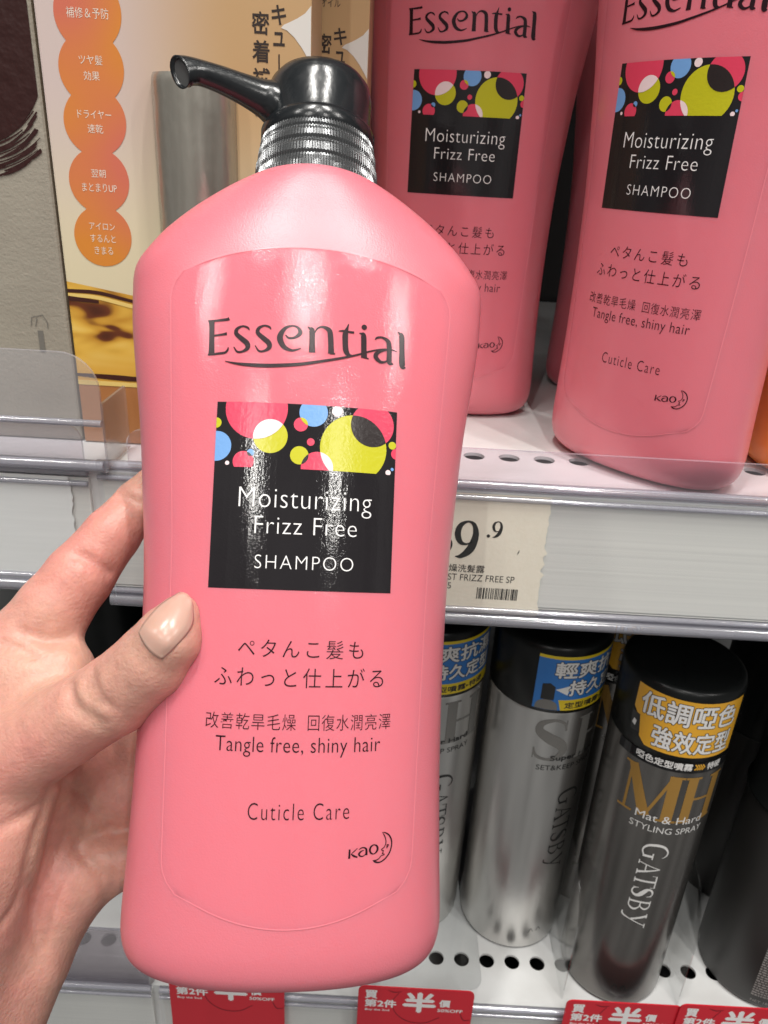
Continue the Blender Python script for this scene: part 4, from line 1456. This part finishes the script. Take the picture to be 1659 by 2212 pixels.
PALM = [chain([(-30, 1480, .212, .0150), (-260, 2250, .21, .0220)]), chain([(60, 1640, .222, .0135), (-210, 2260, .215, .0200)]),
        chain([(110, 1765, .224, .0122), (-110, 2280, .216, .0180)]), chain([(140, 1905, .219, .0112), (48, 2070, .214, .0130), (-80, 2300, .210, .0165)]), chain([(120, 1690, .2235, .0110), (270, 1650, .2295, .0088)])]
THENAR = [chain([(62, 1690, .1985, .0078), (-30, 1840, .1965, .0125), (-70, 1990, .198, .0120), (-170, 2200, .203, .0220)]), chain([(-110, 1780, .198, .0190), (-190, 2080, .204, .0260)])]
WEB = [chain([(-30, 1500, .206, .0140), (90, 1470, .204, .0120), (135, 1450, .203, .0085)]), chain([(20, 1560, .212, .014), (70, 1640, .215, .012)])]
ARM = [chain([(-230, 2230, .206, .0240), (-330, 2460, .196, .0250)])]


def cone_sd(P, rows):
    """distance to a chain of tapered capsules"""
    out = None
    for (a, ra), (b, rb) in zip(rows[:-1], rows[1:]):
        ab = b - a
        t = np.clip(((P - a) @ ab) / (ab @ ab), 0, 1)
        d = np.linalg.norm(P - a - t[:, None] * ab, axis=1) - (ra + (rb - ra) * t)
        out = d if out is None else smin(out, d, 0.0012)
    return out


def smin(a, b, k):
    h = np.clip(0.5 + 0.5 * (b - a) / k, 0, 1)
    return b + (a - b) * h - k * h * (1 - h)


def hand_base(P):
    palm = None
    for c in PALM:
        d = cone_sd(P, c)
        palm = d if palm is None else smin(palm, d, 0.009)
    th = None
    for c in THENAR:
        d = cone_sd(P, c)
        th = d if th is None else smin(th, d, 0.010)
    body = smin(palm, th, 0.006)
    for c in WEB:
        body = smin(body, cone_sd(P, c), 0.009)
    for c in ARM:
        body = smin(body, cone_sd(P, c), 0.012)
    fi = cone_sd(P, INDEX)
    for c, k in ((MIDDLE, 0.0022), (RING, 0.0022), (PINKY, 0.0022)):
        fi = smin(fi, cone_sd(P, c), k)
    d = smin(body, fi, 0.0055)
    return smin(d, cone_sd(P, THUMB), 0.0045)


def march(px, py, fn=hand_base, d0=0.13, d1=0.26):
    """first hit of a sight line with the hand, for setting creases and the nail on its skin"""
    D = ray(px, py)
    D = D / np.linalg.norm(D)
    t = d0 * S
    for _ in range(80):
        s_ = fn((D * t)[None])[0]
        if s_ < 2e-5:
            return D * t
        t += s_ * 0.8
        if t > d1 * S * 1.35:
            return None
    return D * t


# skin folds: px rows, half width, strength
FOLDS = [([(160, 1196), (185, 1205), (212, 1222), (240, 1240)], .0009), ([(252, 1068), (275, 1076), (300, 1086)], .0008), ([(38, 1362), (70, 1374), (110, 1384), (150, 1380)], .0010),
         ([(0, 1388), (40, 1400), (70, 1420)], .0007),
         ([(147, 1474), (156, 1510), (180, 1535), (200, 1552), (225, 1563)], .0006), ([(196, 1450), (203, 1485), (216, 1512), (240, 1532)], .0005), ([(184, 1468), (186, 1500), (204, 1528)], .0006),
         ([(150, 1490), (148, 1520), (170, 1545)], .0005), ([(172, 1545), (195, 1560), (220, 1580)], .0005),
         ([(114, 1690), (98, 1745), (84, 1785)], .0008), ([(84, 1740), (50, 1765), (0, 1788)], .0006), ([(82, 1790), (66, 1840), (36, 1950), (0, 2004)], .0006),
         ([(130, 1690), (175, 1712), (205, 1752), (250, 1800)], .0010), ([(165, 1830), (200, 1868), (222, 1900), (232, 1960)], .0010), ([(60, 1860), (70, 1960), (85, 2050)], .0007),
         ([(150, 1800), (190, 1806), (240, 1790)], .0006), ([(225, 1880), (240, 1915), (250, 1945)], .0007)]


def hand_sd(P, folds):
    d = hand_base(P)
    for pts, r_ in folds:
        lo, hi = pts.min(0) - 0.006, pts.max(0) + 0.006
        m_ = np.all((P > lo) & (P < hi), axis=1)
        if not m_.any():
            continue
        Q = P[m_]
        c = cone_sd(Q, [(p, r_ * 0.7) for p in pts])
        # smooth subtraction
        k = 0.0016
        dd = d[m_]
        h = np.clip(0.5 - 0.5 * (dd + c) / k, 0, 1)
        d[m_] = dd + (-c - dd) * h + k * h * (1 - h)
    return d


def surface_nets(fn, lo, hi, st):
    nx, ny, nz = [int(math.ceil((b - a) / st)) + 1 for a, b in zip(lo, hi)]
    gx, gy, gz = lo[0] + st * np.arange(nx), lo[1] + st * np.arange(ny), lo[2] + st * np.arange(nz)
    V = np.empty((nx, ny, nz), np.float32)
    Y, Z = np.meshgrid(gy, gz, indexing='ij')
    YZ = np.stack([Y.ravel(), Z.ravel()], 1)
    B = 12
    for i in range(0, nx, B):
        xs = gx[i:i + B]
        P = np.concatenate([np.column_stack([np.full(len(YZ), x), YZ]) for x in xs])
        V[i:i + B] = fn(P).reshape(len(xs), ny, nz)
    s = V < 0
    cells = np.zeros((nx - 1, ny - 1, nz - 1), int)
    for a in (0, 1):
        for b in (0, 1):
            for c in (0, 1):
                cells += s[a:nx - 1 + a, b:ny - 1 + b, c:nz - 1 + c]
    act = (cells > 0) & (cells < 8)
    idx = np.full(act.shape, -1, int)
    I = np.argwhere(act)
    idx[act] = np.arange(len(I))
    acc = np.zeros((len(I), 3))
    cnt = np.zeros(len(I))
    corners = [(a, b, c) for a in (0, 1) for b in (0, 1) for c in (0, 1)]
    for p in corners:
        for ax in range(3):
            if p[ax]:
                continue
            q = list(p)
            q[ax] = 1
            va = V[I[:, 0] + p[0], I[:, 1] + p[1], I[:, 2] + p[2]]
            vb = V[I[:, 0] + q[0], I[:, 1] + q[1], I[:, 2] + q[2]]
            cr = (va < 0) != (vb < 0)
            t = np.where(cr, va / np.where(cr, va - vb, 1), 0)
            pt = np.tile(np.array(p, float), (len(I), 1))
            pt[:, ax] += t
            acc[cr] += pt[cr]
            cnt[cr] += 1
    verts = np.array(lo) + st * (I + acc / cnt[:, None])
    faces = []
    for ax in range(3):
        o1, o2 = [(1, 2), (2, 0), (0, 1)][ax]
        a = [slice(None)] * 3
        b = [slice(None)] * 3
        a[ax], b[ax] = slice(0, -1), slice(1, None)
        E = np.argwhere(s[tuple(a)] != s[tuple(b)])
        for e in E:
            if e[o1] == 0 or e[o2] == 0 or e[o1] >= V.shape[o1] - 1 or e[o2] >= V.shape[o2] - 1:
                continue
            q = []
            for d1, d2 in ((-1, -1), (0, -1), (0, 0), (-1, 0)):
                c = list(e)
                c[o1] += d1
                c[o2] += d2
                q.append(idx[tuple(c)])
            faces.append(q if s[tuple(e)] else q[::-1])
    return verts, faces


folds = []
for pts, r_ in FOLDS:
    hits = [march(a, b) for a, b in smooth_line([(x, y, 0) for x, y in pts], 5)[:, :2]]
    hits = np.array([h for h in hits if h is not None])
    if len(hits) > 2:
        folds.append((hits, r_ * S))
allp = np.array([p for c in [THUMB, INDEX, MIDDLE, RING, PINKY] + PALM + THENAR + WEB + ARM for p, _ in c])
lo, hi = allp.min(0) - 0.027, allp.max(0) + 0.027
hv, hf = surface_nets(lambda P: hand_sd(P, folds), lo, hi, 0.00085)


def skin_material():
    m = mat('skin', (0.62, 0.36, 0.27), 0.42, spec=0.4, sss=0.55, sss_r=(1.0, 0.35, 0.20), sss_s=0.0028, bump=(1, 0.00016, (900, 900, 900)), bump2=(1, 0.0001, (130, 130, 130)))
    nt = m.node_tree
    b = nt.nodes['Principled BSDF']
    tc = nt.nodes.new('ShaderNodeTexCoord')
    n1 = nt.nodes.new('ShaderNodeTexNoise')
    n1.inputs['Scale'].default_value = 38
    n1.inputs['Detail'].default_value = 5
    nt.links.new(tc.outputs['Object'], n1.inputs['Vector'])
    n2 = nt.nodes.new('ShaderNodeTexNoise')
    n2.inputs['Scale'].default_value = 420
    n2.inputs['Detail'].default_value = 2
    nt.links.new(tc.outputs['Object'], n2.inputs['Vector'])
    cr = nt.nodes.new('ShaderNodeValToRGB')
    cr.color_ramp.elements[0].position, cr.color_ramp.elements[0].color = 0.34, (0.60, 0.345, 0.265, 1)
    cr.color_ramp.elements[1].position, cr.color_ramp.elements[1].color = 0.68, (0.63, 0.268, 0.228, 1)
    nt.links.new(n1.outputs['Fac'], cr.inputs[0])
    mr = nt.nodes.new('ShaderNodeMapRange')
    mr.inputs[1].default_value, mr.inputs[2].default_value, mr.inputs[3].default_value, mr.inputs[4].default_value = 0.3, 0.7, 0.94, 1.06
    nt.links.new(n2.outputs['Fac'], mr.inputs[0])
    mx = nt.nodes.new('ShaderNodeMix')
    mx.data_type = 'RGBA'
    mx.blend_type = 'MULTIPLY'
    mx.inputs[0].default_value = 1
    nt.links.new(cr.outputs[0], mx.inputs[6])
    nt.links.new(mr.outputs[0], mx.inputs[7])
    nt.links.new(mx.outputs[2], b.inputs['Base Color'])
    return m


M_skin = skin_material()
_nt = M_skin.node_tree
_last = _nt.nodes['Principled BSDF'].inputs['Normal'].links[0].from_node
_tc = _nt.nodes.new('ShaderNodeTexCoord')
_vo = _nt.nodes.new('ShaderNodeTexVoronoi')
_vo.feature = 'DISTANCE_TO_EDGE'
_vo.inputs['Scale'].default_value = 850
_nt.links.new(_tc.outputs['Object'], _vo.inputs['Vector'])
_bn = _nt.nodes.new('ShaderNodeBump')
_bn.inputs['Strength'].default_value = 1.0
_bn.inputs['Distance'].default_value = 0.00009
_nt.links.new(_vo.outputs['Distance'], _bn.inputs['Height'])
_nt.links.new(_last.outputs[0], _bn.inputs['Normal'])
_nt.links.new(_bn.outputs[0], _nt.nodes['Principled BSDF'].inputs['Normal'])
me = bpy.data.meshes.new('hand')
me.from_pydata(hv.tolist(), [], hf)
me.update()
hand = link_mesh('hand', me, M_skin, None, True)
sm = hand.modifiers.new('relax', 'SMOOTH')
sm.factor, sm.iterations = 0.5, 5
tag(hand, 'left hand gripping the pink bottle, thumb with a long bare nail across its front', 'hand')

# thumb nail: long glossy plate over the thumb tip
NL = smooth_line([(300, 1366, 0), (314, 1342, 0), (345, 1308, 0), (388, 1280, 0)], 6)[:, :2]
NR_ = smooth_line([(350, 1424, 0), (380, 1396, 0), (414, 1353, 0), (416, 1308, 0)], 6)[:, :2]
nu, nv = len(NL), 17
grid = np.zeros((nu, nv, 3))
for i in range(nu):
    u_ = i / (nu - 1)
    for j in range(nv):
        t = j / (nv - 1)
        a, b = NL[i], NR_[i]
        bow = 4 * t * (1 - t)
        # cuticle bows back, free edge bows forward
        ext = (-1 + 2 * u_) * bow * 9.0
        dirv = np.array([0.55, -0.83])
        p = a * (1 - t) + b * t + dirv * ext
        grid[i, j, :2] = p
dist = np.zeros((nu, nv))
for i in range(nu):
    for j in range(nv):
        h = march(grid[i, j, 0], grid[i, j, 1], lambda P: cone_sd(P, THUMB))
        dist[i, j] = np.nan if h is None else np.linalg.norm(h)
# where the sight line leaves the flesh, the plate runs on straight from its own column
for j in range(nv):
    col = dist[:, j]
    ok = np.where(~np.isnan(col) & (col < 0.185 * S * 1.3))[0]
    for i in range(nu):
        if i not in ok and len(ok) >= 3:
            k = ok[ok < i]
            k = k[-3:] if len(k) >= 3 else ok[:3]
            col[i] = col[k[-1]] + (col[k[-1]] - col[k[0]]) / max(k[-1] - k[0], 1) * (i - k[-1])
    dist[:, j] = col
med = np.nanmedian(dist)
dist = np.where(np.isnan(dist), med, dist)
for _ in range(6):
    d2 = np.pad(dist, 1, mode='edge')
    dist = 0.4 * dist + 0.15 * (d2[:-2, 1:-1] + d2[2:, 1:-1] + d2[1:-1, :-2] + d2[1:-1, 2:])
vs = []
for i in range(nu):
    for j in range(nv):
        D = ray(*grid[i, j, :2])
        D /= np.linalg.norm(D)
        t = j / (nv - 1)
        edge = min(1.0, 4 * t * (1 - t) * 1.6)
        root_ = min(1.0, i / 5.0)
        vs.append(D * (dist[i, j] - (-0.0002 + 0.0008 * edge * root_)))
fs = [(i * nv + j, i * nv + j + 1, (i + 1) * nv + j + 1, (i + 1) * nv + j) for i in range(nu - 1) for j in range(nv - 1)]
me = bpy.data.meshes.new('thumb_nail')
me.from_pydata([tuple(v) for v in vs], [], fs)
M_nail = mat('nail', (0.63, 0.385, 0.32), 0.25, spec=0.5, sss=0.4, sss_r=(1, 0.4, 0.3), sss_s=0.002, noise=(1, (0.56, 0.33, 0.26), 2, 0.35, 0.7, (90, 90, 90)))
nail = link_mesh('thumb_nail', me, M_nail, hand, True)
so = nail.modifiers.new('plate', 'SOLIDIFY')
so.thickness = 0.0004
so.offset = 0
